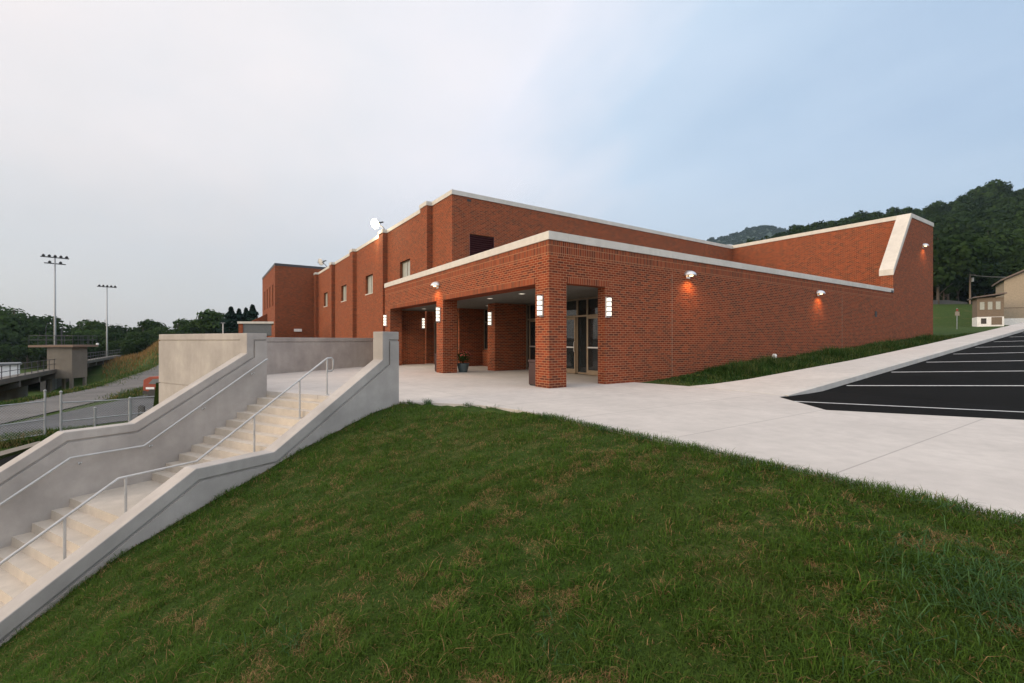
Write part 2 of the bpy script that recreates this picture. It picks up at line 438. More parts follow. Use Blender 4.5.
# sidewalk strip (one sheet with thickness)
us = [3.664]+list(np.arange(4.4, 90, 1.2))
def inner(u): return lerp(u, [3.6, 4.2, 5.06, 11.8, 18.3, 29, 60, 90], [-1.7, -1.96, -2.25, -2.80, -3.0, -3.15, -3.3, -3.4])
def strip(name, mat, yin, yout, zf, th, us):
    m = MB(); vs = []
    for u in us:
        z = zf(u); vs += [(u, yin(u), z), (u, yout(u), z), (u, yout(u), z-th), (u, yin(u), z-th)]
    n = len(us); fs = []
    for i in range(n-1):
        a, b = 4*i, 4*(i+1)
        for k in range(4): fs.append((a+k, a+(k+1) % 4, b+(k+1) % 4, b+k))
    fs += [(0, 1, 2, 3), tuple(4*(n-1)+k for k in (3, 2, 1, 0))]
    m.add(vs, fs); return tag(m.build(name, mat), kind='structure')
strip('sidewalk', 'walk', inner, lambda u: -4.17, lambda u: walk_z(u)+.003, .2, us)
strip('kerb', 'kerb', lambda u: -4.172, lambda u: -4.34, lambda u: walk_z(u)+.006, .32, us)
# asphalt
m = MB(); us2 = [1.96, 2.6, 3.3, 3.7]+list(np.arange(4.2, 40, .6))+list(np.arange(40, 110, 3)); vs = []; W = 12
for u in us2:
    top = -4.33 if u > 3.3 else asp_apex[1]+(u-1.96)*(1.47/1.34)
    bot = asp_apex[1]+(u-1.96)*adir[1]/adir[0]
    bot = max(bot, -55)
    for k in range(W+1): vs.append((u, top+(bot-top)*k/W, asp_z(u)))
fs = [(i*(W+1)+k, i*(W+1)+k+1, (i+1)*(W+1)+k+1, (i+1)*(W+1)+k) for i in range(len(us2)-1) for k in range(W)]
m.add(vs, fs); tag(m.build('parking_lot', 'asphalt', fix=False), kind='structure')
# stall lines
kd = (.54, -.842)
def on_asp(u, v, dz): return (u, v, asp_z(u)+dz)
ends = [(2.77, -4.82), (6.55, -4.45), (9.75, -4.45), (12.8, -4.5), (15.9, -4.5), (19.0, -4.5), (22.1, -4.5), (25.2, -4.5), (28.3, -4.5), (31.4, -4.5)]
for i, (u, v) in enumerate(ends):
    m = MB(); L = 6.2; n = 12; px_, py_ = .842*.042, .54*.042; vs = []
    for k in range(n+1):
        a, b = u+kd[0]*L*k/n, v+kd[1]*L*k/n
        vs += [on_asp(a-px_, b-py_, .006), on_asp(a+px_, b+py_, .006)]
    m.add(vs, [(2*k, 2*k+1, 2*k+3, 2*k+2) for k in range(n)])
    tag(m.build('road_marking', 'paint', fix=False), kind='structure')

# ------------------------------------------------------------------ staircase
RISE, TREAD = .148, .244
prof = []; s = 0.0; z = 0.0
prof.append((s+.45, z-.01)); prof.append((s, z-.01)); z = 0
pts = [(0.0, -.004)]
for k in range(11):
    z -= RISE; pts.append((pts[-1][0]-.012, z+.0)); 
    s = -TREAD*(k+1) if k < 10 else -3.72
    pts.append((s, z))
for k in range(12):
    z -= RISE; pts.append((pts[-1][0]-.012, z)); s = pts[-1][0]+.012-TREAD if k < 11 else pts[-1][0]-3.0
    pts.append((s, z))
poly = [(0.02, -.004)]+pts[1:]+[(pts[-1][0], -5.2), (0.02, -5.2)]
stair = thing('staircase', 'wide outdoor concrete staircase descending between two parapet walls', 'stairs', stair_map((-3, 2.3, -1.6)))
m = MB(stair_map); m.prism(poly, lambda p, t: (p[0], t, p[1]), .272, 4.378); m.build('steps', 'step', stair)

def offset_line(P, d):
    out = []; n = len(P)
    nrm = []
    for i in range(n-1):
        dx, dz = P[i+1][0]-P[i][0], P[i+1][1]-P[i][1]; l = math.hypot(dx, dz); nrm.append((-dz/l, dx/l))
    for i in range(n):
        if i == 0: a = nrm[0]; out.append((P[i][0]+a[0]*d, P[i][1]+a[1]*d)); continue
        if i == n-1: a = nrm[-1]; out.append((P[i][0]+a[0]*d, P[i][1]+a[1]*d)); continue
        a, b = nrm[i-1], nrm[i]; mx, mz = a[0]+b[0], a[1]+b[1]; k = 2*d/(mx*mx+mz*mz)
        out.append((P[i][0]+mx*k, P[i][1]+mz*k))
    return out
def parapet(name, label, top, zb, b0, b1, fmap, cat='wall'):
    root = thing(name, label, cat, fmap((top[0][0], (b0+b1)/2, zb)))
    mk = lambda p, t: (p[0], t, p[1])
    lo = offset_line(top, .165); lo2 = offset_line(top, .198)
    m = MB(fmap); m.prism(top+lo[::-1], mk, b0, b1); m.build('coping', 'parapet', root, bevel=.012)
    m = MB(fmap); m.prism(lo2+[(lo2[-1][0], zb), (lo2[0][0], zb)], mk, b0, b1)
    m.prism(offset_line(top, .02)[0:1]+offset_line(top, .02)[1:]+[(lo[-1][0]+.02, zb+.02), (lo[0][0]-.012, zb+.02)], mk, b0+.03, b1-.03)
    m.build('wall_body', 'parapet', root)
    return root
RT = [(0, 1.47), (-.44, 1.47), (-.44, .90), (-2.70, -.48), (-3.82, -.48), (-10.5, -4.70)]
parapet('stair_parapet_wall', 'concrete parapet of the stairs on the lawn side, ending in a square pier', RT, -6.0, 0, .27, stair_map)
parapet('stair_parapet_wall', 'concrete parapet of the stairs on the far side, with a rail fixed along it', [(0, 1.47), (-.50, 1.47), (-.50, .97), (-2.74, -.40), (-3.80, -.40), (-10.5, -4.95)], -6.0, 4.38, 4.66, stair_map)
# terrace walls
def line_wall(name, label, p0, p1, z0, z1, th, seam=None):
    root = thing(name, label, 'wall', (*p0, z0))
    d = np.array(p1)-np.array(p0); L = np.linalg.norm(d); d /= L; n = np.array((-d[1], d[0]))
    f = lambda q: (p0[0]+d[0]*q[0]+n[0]*q[1], p0[1]+d[1]*q[0]+n[1]*q[1], q[2])
    m = MB(f); m.box(0, L, -th/2, th/2, z1-.17, z1); m.build('coping', 'parapet', root, bevel=.012)
    m = MB(f)
    zs = [z0]+([seam-.012, seam+.012] if seam else [])+[z1-.2]
    for a, b in zip(zs[::2], zs[1::2]): m.box(0, L, -th/2, th/2, a, b)
    m.box(.03, L-.03, -th/2+.025, th/2-.025, z0, z1-.1)
    m.build('wall_body', 'parapet', root)
    return root
line_wall('terrace_end_wall', 'pale concrete wall turning away from the stair pier beside the fenced lot', fS(-.62, 4.68), fS(-.62, 9.25), -5, 1.47, .28, seam=.02)
line_wall('terrace_back_wall', 'long concrete wall closing the back of the stair landing', fS(-.47, 9.27), fS(9.1, 11.15), -5, 1.40, .28)

# handrails
def rail_thing(name, label, b, zoff, posts, ext, wallside=False):
    root = thing(name, label, 'handrail', stair_map((0, b, 0)))
    if not wallside:
        pts = [(.16, .56), (.27, .56), (.31, .60), (.31, .82), (.27, .87), (.16, .87), (.10, .84), (-2.63, -.94), (-3.77, -.96), (-7.4, -3.31)]
        pts = pts
    else:
        pts = [(-.07, .82), (-.12, .80), (-2.64, -.86), (-3.75, -.86), (-7.4, -3.33)]
    m = MB(); m.tube([stair_map((p[0], b, p[1])) for p in pts], .021, 10); m.build('rail', 'rail', root, smooth=True)
    for (s, zt, zb) in posts:
        m = MB()
        if wallside: m.tube([stair_map((s, b, zt)), stair_map((s, b+.09, zt-.05)), stair_map((s, b+.12, zt-.02))], .012, 6); m.build('bracket', 'rail', root)
        else: m.tube([stair_map((s, b, zb)), stair_map((s, b, zt))], .02, 8); m.lathe([(0, 0), (.05, 0), (.05, .012), (0, .012)], stair_map((s, b, zb)), 12); m.build('post', 'rail', root, smooth=False)
    return root
def step_z(s):
    zz = 0
    if s > 0: return 0
    for (a, c) in pts:
        if a >= s: zz = c
    return zz
def rail_z(s): return lerp(s, [-7.4, -3.77, -2.63, .10, 0.16], [-3.31, -.96, -.94, .84, .87])
P = [(s, rail_z(s), step_z(s)) for s in (.14, -.56, -1.57, -3.68, -4.42, -5.6, -6.7)]
rail_thing('stair_handrail', 'grey steel handrail on posts along the middle of the stairs', 2.35, 0, P, None)
P = [(s, rail_z(s)-.02, 0) for s in (-.4, -1.5, -2.5, -3.6, -4.9, -6.2)]
rail_thing('stair_handrail', 'grey handrail mounted on the far parapet of the stairs', 4.25, 0, P, None, True)

# ------------------------------------------------------------------ school building
SB = thing('school_building', 'low brick school with flat roofs, pale copings and a columned corner entrance', 'building', (0, 0, 0))
def part(name, mat, boxes=None, parent=SB, bevel=0, **k):
    m = MB()
    for b in boxes: m.box(*b)
    return m.build(name, mat, parent, bevel=bevel)
def wall_holes(m, axis, c0, c1, a0, a1, z0, z1, holes):   # axis 'u': wall runs along y (plane x=c0..c1)
    As = sorted(set([a0, a1]+[h[0] for h in holes]+[h[1] for h in holes])); Zs = sorted(set([z0, z1]+[h[2] for h in holes]+[h[3] for h in holes]))
    def q(a, c, z): return (c, a, z) if axis == 'u' else (a, c, z)
    # grid faces, shared vertices on front and back
    for front in (c0, c1):
        for i in range(len(As)-1):
            for j in range(len(Zs)-1):
                ca, cz = (As[i]+As[i+1])/2, (Zs[j]+Zs[j+1])/2
                if any(h[0] < ca < h[1] and h[2] < cz < h[3] for h in holes): continue
                m.add([q(As[i], front, Zs[j]), q(As[i+1], front, Zs[j]), q(As[i+1], front, Zs[j+1]), q(As[i], front, Zs[j+1])], [(0, 1, 2, 3)])
    def rim(a, b, c, d):
        m.add([q(a, c0, c), q(b, c0, d), q(b, c1, d), q(a, c1, c)], [(0, 1, 2, 3)])
    for (x0, x1, y0, y1) in [(a0, a1, z0, z1)]+list(holes):
        rim(x0, x1, y0, y0); rim(x0, x1, y1, y1); rim(x0, x0, y0, y1); rim(x1, x1, y0, y1)

# entrance canopy walls
m = MB(); wall_holes(m, 'u', 0, .61, 0.0, 13.7, 0, 4.0, [(.61, 6.65, -1, 2.86), (7.26, 12.9, -1, 2.86)]); 
me = m
m2 = MB()
holes = [(.61, 6.65, 0, 2.86), (7.26, 12.9, 0, 2.86)]
m2 = MB(); m2.box(0, .61, .3, 13.7, 2.86, 4.0); m2.build('canopy_wall', 'brick_canopy', SB)
m2 = MB(); m2.box(0, 2.09, 0, .3, 2.86, 4.0); wall_holes(m2, 'v', 0, .3, 2.09, 24.97, -.6, 4.0, []); m2.build('front_wall', 'brick_canopy', SB)
for (a, b, c, d) in [(0, .61, 0, .61), (0, .61, 6.65, 7.26), (0, .61, 12.9, 13.7)]:
    part('column', 'brick', [(a, b, c, d, -.1, 2.86)])
part('lintel', 'soldier', [(.62, 2.25, -.006, .1, 2.862, 3.06)])
part('lintel', 'soldier', [(-.006, .1, .62, 6.64, 2.862, 3.06)]); part('lintel', 'soldier', [(-.006, .1, 7.27, 12.89, 2.862, 3.06)])
# coping of the entrance block: mitred pieces
m = MB(); m.box(-.035, .64, -.035, 13.72, 4.0, 4.225); m.box(.64, 24.97, -.035, .36, 4.0, 4.225); m.build('canopy_coping', 'coping', SB, bevel=.01)
part('canopy_roof', 'darkroom', [(.61, 27.9, .3, 11.36, 3.6, 3.8), (.61, 2.7, 11.36, 13.7, 3.6, 3.8)])
part('soffit', 'soffit', [(.61, 4.1, .3, 13.6, 2.86, 3.0)])
# recess walls
part('entrance_pier', 'brick', [(2.4, 4.0, 6.7, 7.3, -.1, 2.86)])
part('recess_wall', 'brick', [(2.62, 4.2, 10.4, 13.5, -.1, 2.86)])
part('recess_end_wall', 'brick', [(.62, 2.18, 13.6, 14.0, -.1, 2.86)])
part('recess_corner_wall', 'brick', [(2.2, 2.62, 14.3, 14.5, -.1, 2.86)])
part('window_base_wall', 'brick', [(3.92, 4.15, 7.3, 10.4, -.1, .8)])
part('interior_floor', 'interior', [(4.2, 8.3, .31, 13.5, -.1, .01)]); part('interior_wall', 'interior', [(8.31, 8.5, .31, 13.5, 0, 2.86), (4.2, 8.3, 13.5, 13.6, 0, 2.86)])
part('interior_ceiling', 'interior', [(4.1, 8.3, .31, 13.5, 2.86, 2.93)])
# storefront
def framed(name, u, vs, zs, parent=SB, w=.06, handles=()):
    fr = MB()
    for v in vs: fr.box(u-.05, u+.05, v-w/2, v+w/2, zs[0], zs[-1])
    for z in zs:
        for a, b in zip(vs[:-1], vs[1:]): fr.box(u-.045, u+.045, a+w/2, b-w/2, z-w/2, z+w/2)
    o = fr.build(name, 'alu', parent, bevel=.004)
    for a, b in zip(vs[:-1], vs[1:]):
        g_ = MB(); g_.box(u-.006, u+.006, a+w/2, b-w/2, zs[0]+w/2, zs[-1]-w/2); g_.build('pane', 'glass', o)
    return o
st = thing  # alias keeps names short
framed('storefront', 4.05, [.5, 2.0, 2.82, 3.37, 4.35, 5.45, 6.45, 6.66], [.06, 2.2, 2.83])
framed('window', 4.05, [7.33, 8.35, 9.4, 10.37], [.84, 2.2, 2.83])
def door(v0, v1):
    fr = MB(); u = 3.985; w = .07
    fr.box(u-.03, u+.03, v0, v0+w, .02, 2.16); fr.box(u-.03, u+.03, v1-w, v1, .02, 2.16)
    fr.box(u-.028, u+.028, v0+w, v1-w, .02, .20); fr.box(u-.028, u+.028, v0+w, v1-w, 2.08, 2.16); 
    o = fr.build('door', 'alu', SB, bevel=.004)
    g_ = MB(); g_.box(u-.005, u+.005, v0+w, v1-w, .20, 2.08); g_.build('pane', 'glass', o)
    h = MB(); h.box(u-.06, u-.035, v0+w, v1-w, 1.0, 1.05); h.tube([(u-.05, v0+.04, .85), (u-.08, v0+.04, .9), (u-.08, v0+.04, 1.2), (u-.05, v0+.04, 1.25)], .012, 6); h.build('handle', 'lampmetal', o)
for a, b in [(2.04, 2.79), (3.41, 4.31), (4.39, 5.41), (5.49, 6.41)]: door(a, b)
# dark doors in the west face of the recess block
fr = MB()
for v in (10.6, 11.9, 13.2): fr.box(2.56, 2.61, v-.05, v+.05, 0, 2.3)
fr.box(2.565, 2.61, 10.65, 13.15, 2.2, 2.3); o = fr.build('door_frame', 'alu', SB)
gg = MB(); gg.box(2.585, 2.6, 10.65, 11.85, 0.02, 2.2); gg.box(2.585, 2.6, 11.95, 13.15, 0.02, 2.2); gg.build('door_leaf', 'darkmetal', o)

# upper block
Wn = [(17.2, 19.0), (24.9, 26.8), (32.85, 34.8), (40.7, 42.6)]
m = MB(); wall_holes(m, 'u', 2.7, 3.0, 11.35, 48.0, -3.2, 8.72, [(a, b, 4.9, 6.33) for a, b in Wn]); m.build('upper_side_wall', 'brick', SB)
LV = (3.7, 5.2, 5.55, 6.84)
m = MB(); wall_holes(m, 'v', 11.35, 11.65, 3.0, 27.93, 3.5, 8.72, [LV]); m.build('upper_front_wall', 'brick', SB)
part('upper_back_wall', 'brick', [(3.0, 27.93, 47.7, 48.0, -3, 8.72), (27.6, 27.93, 11.65, 47.7, 0, 8.72)])
part('upper_roof', 'darkroom', [(3.0, 27.6, 11.65, 47.7, 8.3, 8.5)])
for a, b in [(13.85, 15.3), (21.5, 22.9), (29.5, 30.6), (37.4, 38.8), (45.3, 48.1)]:
    a, b = (a, a+.95) if b < 48 else (a+.2, b)
    o = part('pilaster', 'brick', [(2.38, 2.698, a, b, -3.2, 8.72)])
m = MB(); m.box(2.66, 3.05, 11.31, 48.04, 8.72, 8.95); m.box(3.05, 27.88, 11.31, 11.7, 8.72, 8.95)
for a in (13.85, 21.5, 29.5, 37.4, 45.5): m.box(2.34, 2.657, a-.03, a+.98 if a < 45 else 48.14, 8.722, 8.952)
m.build('upper_coping', 'coping', SB)
for a, b in Wn:
    f_ = MB(); f_.box(2.86, 2.93, a, a+.07, 4.9, 6.33); f_.box(2.86, 2.93, b-.07, b, 4.9, 6.33); f_.box(2.86, 2.93, a+.07, b-.07, 4.9, 4.97); f_.box(2.86, 2.93, a+.07, b-.07, 6.26, 6.33)
    f_.box(2.87, 2.92, (a+b)/2-.02, (a+b)/2+.02, 4.97, 6.26)
    o = f_.build('window', 'alu', SB); g_ = MB(); g_.box(2.89, 2.90, a+.07, b-.07, 4.97, 6.26); g_.build('pane', 'winglass', o)
    part('window_sill', 'coping', [(2.67, 2.85, a-.03, b+.03, 4.83, 4.9)])
m = MB(); a, b, c, d = LV
m.box(a, b, 11.6, 11.64, c, d)
z = c+.03
while z < d-.05:
    m.prism([(11.37, z), (11.385, z), (11.5, z+.10), (11.485, z+.10)], lambda p, t: (t, p[0], p[1]), a+.03, b-.03); z += .115
m.box(a, a+.03, 11.36, 11.6, c, d); m.box(b-.03, b, 11.36, 11.6, c, d); m.build('louvre', 'louver', SB)
part('wall_vent', 'black', [(3.55, 3.78, 11.33, 11.36, 8.5, 8.62)])
part('wall_vent', 'black', [(22.3, 22.55, -.02, .01, 2.55, 2.85)])

# east wing with raked fin
m = MB(); m.box(27.93, 32.08, 0, 20, -.6, 8.75)
FW = .62
m.prism([(24.97, -.6), (27.93, -.6), (27.93, 8.45), (27.7, 8.45), (24.97, 5.1)], lambda p, t: (p[0], t, p[1]), 0, FW)
m.build('wing_wall', 'brick', SB)
m = MB(); m.prism([(24.93, 4.98), (24.93, 5.36), (27.83, 9.0), (28.3, 9.0), (28.3, 8.752), (27.70, 8.752), (27.9, 8.752)][:0] or [(24.93, 5.02), (24.93, 5.36), (27.86, 9.0), (28.3, 9.0), (28.3, 8.753), (27.97, 8.753)], lambda p, t: (p[0], t, p[1]), -.035, FW+.03)
m.build('raked_coping', 'coping', SB, bevel=.008)
m = MB(); m.box(27.88, 28.3, FW+.03, 20, 8.753, 9.0); m.box(28.3, 32.12, -.035, .35, 8.753, 9.0); m.box(31.7, 32.12, .35, 20, 8.753, 9.0); m.build('wing_coping', 'coping', SB)
part('scupper', 'darkmetal', [(24.55, 24.9, -.045, .0, 4.0, 4.12)])
# vertical movement joints in the facade
for u in (5.16, 18.2): part('movement_joint', 'siding', [(u, u+.011, -.003, .01, -.4, 3.5)])

# rooftop ventilator
rvp = at(728.5, 246, 52)
rv = thing('roof_ventilator', 'small pale domed ventilator peeking over the roof at the inner corner', 'ventilator', (rvp[0], rvp[1], 8.9))
m = MB(); m.lathe([(0, .95), (.35, .92), (.75, .72), (.95, .4), (1.0, .3), (.9, .28)], (rvp[0], rvp[1], rvp[2]-.8), 20); m.build('hood', 'steel', rv, smooth=True)
m = MB(); m.lathe([(.6, -.4), (.6, .32)], (rvp[0], rvp[1], rvp[2]-.8), 16); m.build('base', 'steel', rv)

# ------------------------------------------------------------------ wall lamps
def sconce(loc, rz, label):
    t = thing('wall_sconce', label, 'wall lamp', loc, rz, 'lit entrance sconces')
    m = MB(); m.box(-.07, .07, -.035, 0, -.30, .30); build_local(m, 'back_plate', 'lampmetal', t)
    m = MB(); m.lathe([(0, -.27), (.062, -.27), (.062, .27), (0, .27)], (0, -.09, 0), 16); build_local(m, 'lamp_tube', 'lampglow', t, smooth=False)
    for z in (-.285, -.14, 0, .14, .27):
        m = MB(); m.lathe([(0, z), (.074, z), (.074, z+.028), (0, z+.028)], (0, -.09, 0), 16); build_local(m, 'band', 'darkmetal', t)
    return t
W_ = -pi/2     # local -y is the outward side
sc = [((0, .31, 2.23), W_, 'lit tube sconce on the left face of the corner brick column'),
      ((2.17, 0, 2.26), 0, 'lit tube sconce on the front wall beside the corner opening'),
      ((0, 6.95, 2.3), W_, 'lit tube sconce on the middle brick column under a dome lamp'),
      ((0, 13.45, 2.3), W_, 'lit tube sconce on the far brick column behind the stair pier'),
      ((2.4, 7.0, 2.2), W_, 'lit tube sconce on the narrow face of the pier inside the entrance'),
      ((2.05, 13.6, 2.2), 0, 'lit tube sconce on the end wall inside the entrance recess')]
for a in sc: sconce(*a)
def dome(loc, rz, label, power=48):
    t = thing('dome_wall_lamp', label, 'wall lamp', loc, rz, 'dome wall lamps')
    m = MB(); n, k = 14, 8; vs = []; r = .21
    for i in range(n+1):
        th = pi*i/n
        for j in range(k+1):
            ph = (pi/2)*j/k
            vs.append((r*1.15*cos(th)*cos(ph), -r*1.35*sin(th)*cos(ph)-.01, r*.9*sin(ph)-.02))
    m.add(vs, [(i*(k+1)+j, i*(k+1)+j+1, (i+1)*(k+1)+j+1, (i+1)*(k+1)+j) for i in range(n) for j in range(k)])
    o = build_local(m, 'hood', 'lampmetal', t, smooth=True); s_ = o.modifiers.new('s', 'SOLIDIFY'); s_.thickness = .006
    m = MB(); m.box(-.1, .1, -.012, 0, -.1, .14); build_local(m, 'back_plate', 'lampmetal', t)
    m = MB(); m.lathe([(0, -.035), (.05, -.03), (.06, 0), (.05, .03), (0, .035)], (0, -.13, -.01), 12); build_local(m, 'bulb', 'sodium', t, smooth=True)
    l = bpy.data.lights.new('lamp_light', 'SPOT'); l.energy = power; l.color = (1, .42, .12); l.spot_size = rad(150); l.spot_blend = .9; l.shadow_soft_size = .05
    lo = bpy.data.objects.new('lamp_light', l); C.objects.link(lo); lo.parent = t; lo.location = (0, -.22, -.03); lo.rotation_euler = (rad(-14), 0, 0)
    return t
dome((0, 7.15, 3.46), W_, 'silver dome lamp glowing orange above the middle brick column')
dome((6.02, 0, 3.50), 0, 'silver dome lamp glowing orange on the front wall nearest the entrance')
dome((15.65, 0, 3.42), 0, 'silver dome lamp glowing orange on the front wall halfway to the raised end')
dome((30.1, 0, 7.25), 0, 'silver dome lamp glowing high on the tall end wall', 40)
# roof floodlights
def flood(v, label, lit):
    t = thing('roof_floodlight', label, 'floodlight', (2.7, v, 8.95), 0, 'floodlights on the roof edge')
    m = MB(); m.tube([(2.85, v-.1, 8.9), (2.84, v-.05, 9.1), (2.7, v+.1, 9.35), (2.5, v+.5, 9.62), (2.5, v+.75, 9.7)], .035, 8); m.build('arm', 'darkmetal', t, smooth=True)
    c = (2.45, v+1.0, 9.75)
    ax = Vector((-.80, -.45, -.38)).normalized(); rot = ax.to_track_quat('Z', 'Y').to_matrix()
    f = lambda p: tuple(Vector(c)+rot @ Vector(p))
    m = MB(f); m.lathe([(0, -.34), (.14, -.32), (.26, -.2), (.36, .02), (.38, .06), (.35, .06)], (0, 0, 0), 20); m.build('housing', 'lampmetal', t, smooth=True)
    m = MB(f); m.lathe([(0, .075), (.2, .065), (.35, .045)], (0, 0, 0), 20); m.build('lens', 'flood' if lit else 'white', t)
    m = MB(f); m.box(-.42, -.38, -.05, .05, -.12, .08); m.box(.38, .42, -.05, .05, -.12, .08); m.box(-.42, .42, -.05, .05, -.40, -.36); m.build('yoke', 'darkmetal', t)
    if lit:
        l = bpy.data.lights.new('lamp_light', 'POINT'); l.energy = 160; l.color = (1, .75, .45); l.shadow_soft_size = .2
        lo = bpy.data.objects.new('lamp_light', l); C.objects.link(lo); lo.parent = t; lo.location = (-.75, .7, .45)
    return t
flood(22.4, 'brightly lit floodlight on a curved arm at the roof edge', True)
flood(41.8, 'unlit pale floodlight on an arm near the far end of the roof', False)
# downlights
for (u, v, lab) in [(1.19, 2.98, 'recessed ceiling light nearest the corner column'), (1.18, 5.06, 'recessed ceiling light between the corner column and the inner pier'),
                    (2.96, 8.22, 'recessed ceiling light just behind the inner pier'), (1.35, 11.77, 'recessed ceiling light at the far end of the entrance')]:
    t = thing('downlight', lab, 'ceiling light', (u, v, 2.86), 0, 'ceiling lights in the entrance')
    m = MB(); m.lathe([(.07, -.004), (.11, -.012), (.12, 0)], (0, 0, 0), 20); build_local(m, 'trim_ring', 'white', t)
    m = MB(); m.lathe([(0, -.006), (.085, -.006)], (0, 0, 0), 20); build_local(m, 'lens', 'downglow', t)
    l = bpy.data.lights.new('lamp_light', 'SPOT'); l.energy = 9; l.color = (1, .82, .6); l.spot_size = rad(130); l.spot_blend = .8; l.shadow_soft_size = .06
    lo = bpy.data.objects.new('lamp_light', l); C.objects.link(lo); lo.parent = t; lo.location = (0, 0, -.03)
    if v > 11: l.energy = 70

# litter bins, pot plant, floor mat
def bin_(x, y, label):
    t = thing('litter_bin', label, 'bin', (x, y, 0), 0, 'brown bins beside the columns')
    m = MB(); m.box(-.18, .18, -.18, .18, .03, .66); build_local(m, 'body', 'brownbin', t, bevel=.015)
    m = MB(); m.box(-.2, .2, -.2, .2, .66, .74); build_local(m, 'lid', 'brownbin', t, bevel=.02)
    m = MB(); m.box(-.16, .16, -.16, .16, 0, .03); build_local(m, 'base', 'black', t)
bin_(.24, .84, 'square dark brown litter bin behind the corner brick column')
bin_(.30, 7.53, 'square dark brown litter bin behind the middle brick column')
t = thing('potted_plant', 'potted shrub with reddish blossoms beside the middle brick column', 'plant', (.98, 6.85, 0))
m = MB(); m.lathe([(0, 0), (.17, 0), (.25, .34), (.27, .36), (.22, .36), (.2, .3), (0, .3)], (0, 0, 0), 20); build_local(m, 'pot', 'pot', t, smooth=False)

# small white stand pipe on the verge
def verge_z(u): return .0525*(u-3.8)-.02
sp = thing('standpipe', 'short white capped pipe standing in the grass by the front wall', 'pipe', (9.95, -.9, verge_z(9.95)+.06))
m = MB(); m.lathe([(0, 0), (.05, 0), (.05, .28), (0, .28)], (0, 0, 0), 12); build_local(m, 'pipe', 'white', sp)
m = MB(); m.lathe([(0, .28), (.08, .28), (.08, .38), (.04, .42), (0, .42)], (0, 0, 0), 12); build_local(m, 'cap', 'white', sp)

# ------------------------------------------------------------------ far brick building + low garage block
FB = thing('gymnasium_building', 'plain windowless-fronted brick block standing left behind the school', 'building', (-1.6, 46.45, -3))
u0, v0 = -1.6, 46.45
m = MB(); m.box(u0+.4, u0+22, v0+.3, v0+14.0, -3.2, 9.45)
m.build('core_wall', 'brick_far', FB)
m = MB(); wall_holes(m, 'u', u0, u0+.3, v0, v0+14.3, -3.2, 9.5, [(v0+x, v0+x+1.0, 5.2, 7.6) for x in (1.6, 4.6, 7.6, 10.6)]); m.build('side_wall', 'brick_far', FB)
m = MB(); m.box(u0+.3, u0+22, v0, v0+.3, -3.2, 9.5); m.build('front_wall', 'brick_far', FB)
part('coping', 'darkmetal', [(u0-.04, u0+22, v0-.04, v0+.34, 9.5, 9.76), (u0-.04, u0+.34, v0+.34, v0+14.3, 9.5, 9.76)], FB)
for x in (1.6, 4.6, 7.6, 10.6):
    o = part('window', 'alu', [(u0+.2, u0+.26, v0+x, v0+x+1.0, 5.2, 5.28), (u0+.2, u0+.26, v0+x, v0+x+.06, 5.28, 7.6), (u0+.2, u0+.26, v0+x+.94, v0+x+1, 5.28, 7.6)], FB)
    g_ = MB(); g_.box(u0+.22, u0+.235, v0+x+.06, v0+x+.94, 5.28, 7.6); g_.build('pane', 'winglass', o)
part('wall_vent', 'black', [(u0+4.4, u0+6.6, v0-.03, v0, 2.0, 2.5)], FB)
part('wall_light', 'white', [(u0+1.9, u0+2.7, v0-.12, v0, 2.25, 2.55)], FB)
m = MB(); m.prism([(0, -3), (-1.5, -3), (-1.5, 3.7), (0, 4.6)], lambda p, t: (u0+p[0], t, p[1]), v0+8, v0+14); m.build('lean_to', 'brick_far', FB)
GB = thing('garage_building', 'low grey-fronted garage block with a brick end beyond the terrace wall', 'building', (-5.2, 42.9, -2.6))
p0 = np.array(at(238.5, 333, 43)[:2]); p1 = np.array(at(272.5, 333, 43.2)[:2]); d = (p1-p0); L = np.linalg.norm(d); d /= L; nrm_ = np.array((p1[0]-CU, p1[1]-CV)); nrm_ /= np.linalg.norm(nrm_)
gm = lambda q: (p0[0]+d[0]*q[0]+nrm_[0]*q[1], p0[1]+d[1]*q[0]+nrm_[1]*q[1], q[2])
m = MB(gm); m.box(0, .4, 0, 4, -2.7, 2.85); m.build('brick_end', 'brick_far', GB)
m = MB(gm); 
for k in range(11): m.box(.4, L-.1, .05, 4, 1.75+k*.1, 1.75+k*.1+.085)
m.box(.4, L-.1, .09, 3.95, 1.72, 2.84); m.box(.4, L-.8, .3, 3.95, -2.7, 1.72); m.build('metal_front', 'greymetal', GB)
m = MB(gm); m.box(-.1, L+.1, -.1, 4.1, 2.85, 3.05); m.build('roof_edge', 'coping', GB)

# ------------------------------------------------------------------ lower left: road, lot, fence
def low_poly(name, mat, pts2, dz, sub=24):
    # sheet between two polylines given as camera-plane points (left line, right line)
    Lp, Rp = pts2; m = MB(); vs = []; n = sub; w = 6
    def samp(P, t):
        t *= len(P)-1; i = min(int(t), len(P)-2); f = t-i
        return P[i][0]+(P[i+1][0]-P[i][0])*f, P[i][1]+(P[i+1][1]-P[i][1])*f
    for i in range(n+1):
        a, b = samp(Lp, i/n), samp(Rp, i/n)
        for k in range(w+1):
            X = a[0]+(b[0]-a[0])*k/w; Y = a[1]+(b[1]-a[1])*k/w; u, v = cam2w(X, Y)
            vs.append((u, v, max(low_z(X, Y), -2.63)+dz))
    m.add(vs, [(i*(w+1)+k, i*(w+1)+k+1, (i+1)*(w+1)+k+1, (i+1)*(w+1)+k) for i in range(n) for k in range(w)])
    return tag(m.build(name, mat, fix=False), kind='structure')
def gz(px, py, z=-2.6):
    t = F*(H-z)/(py-HY); return ((px-512)/F*t, t)
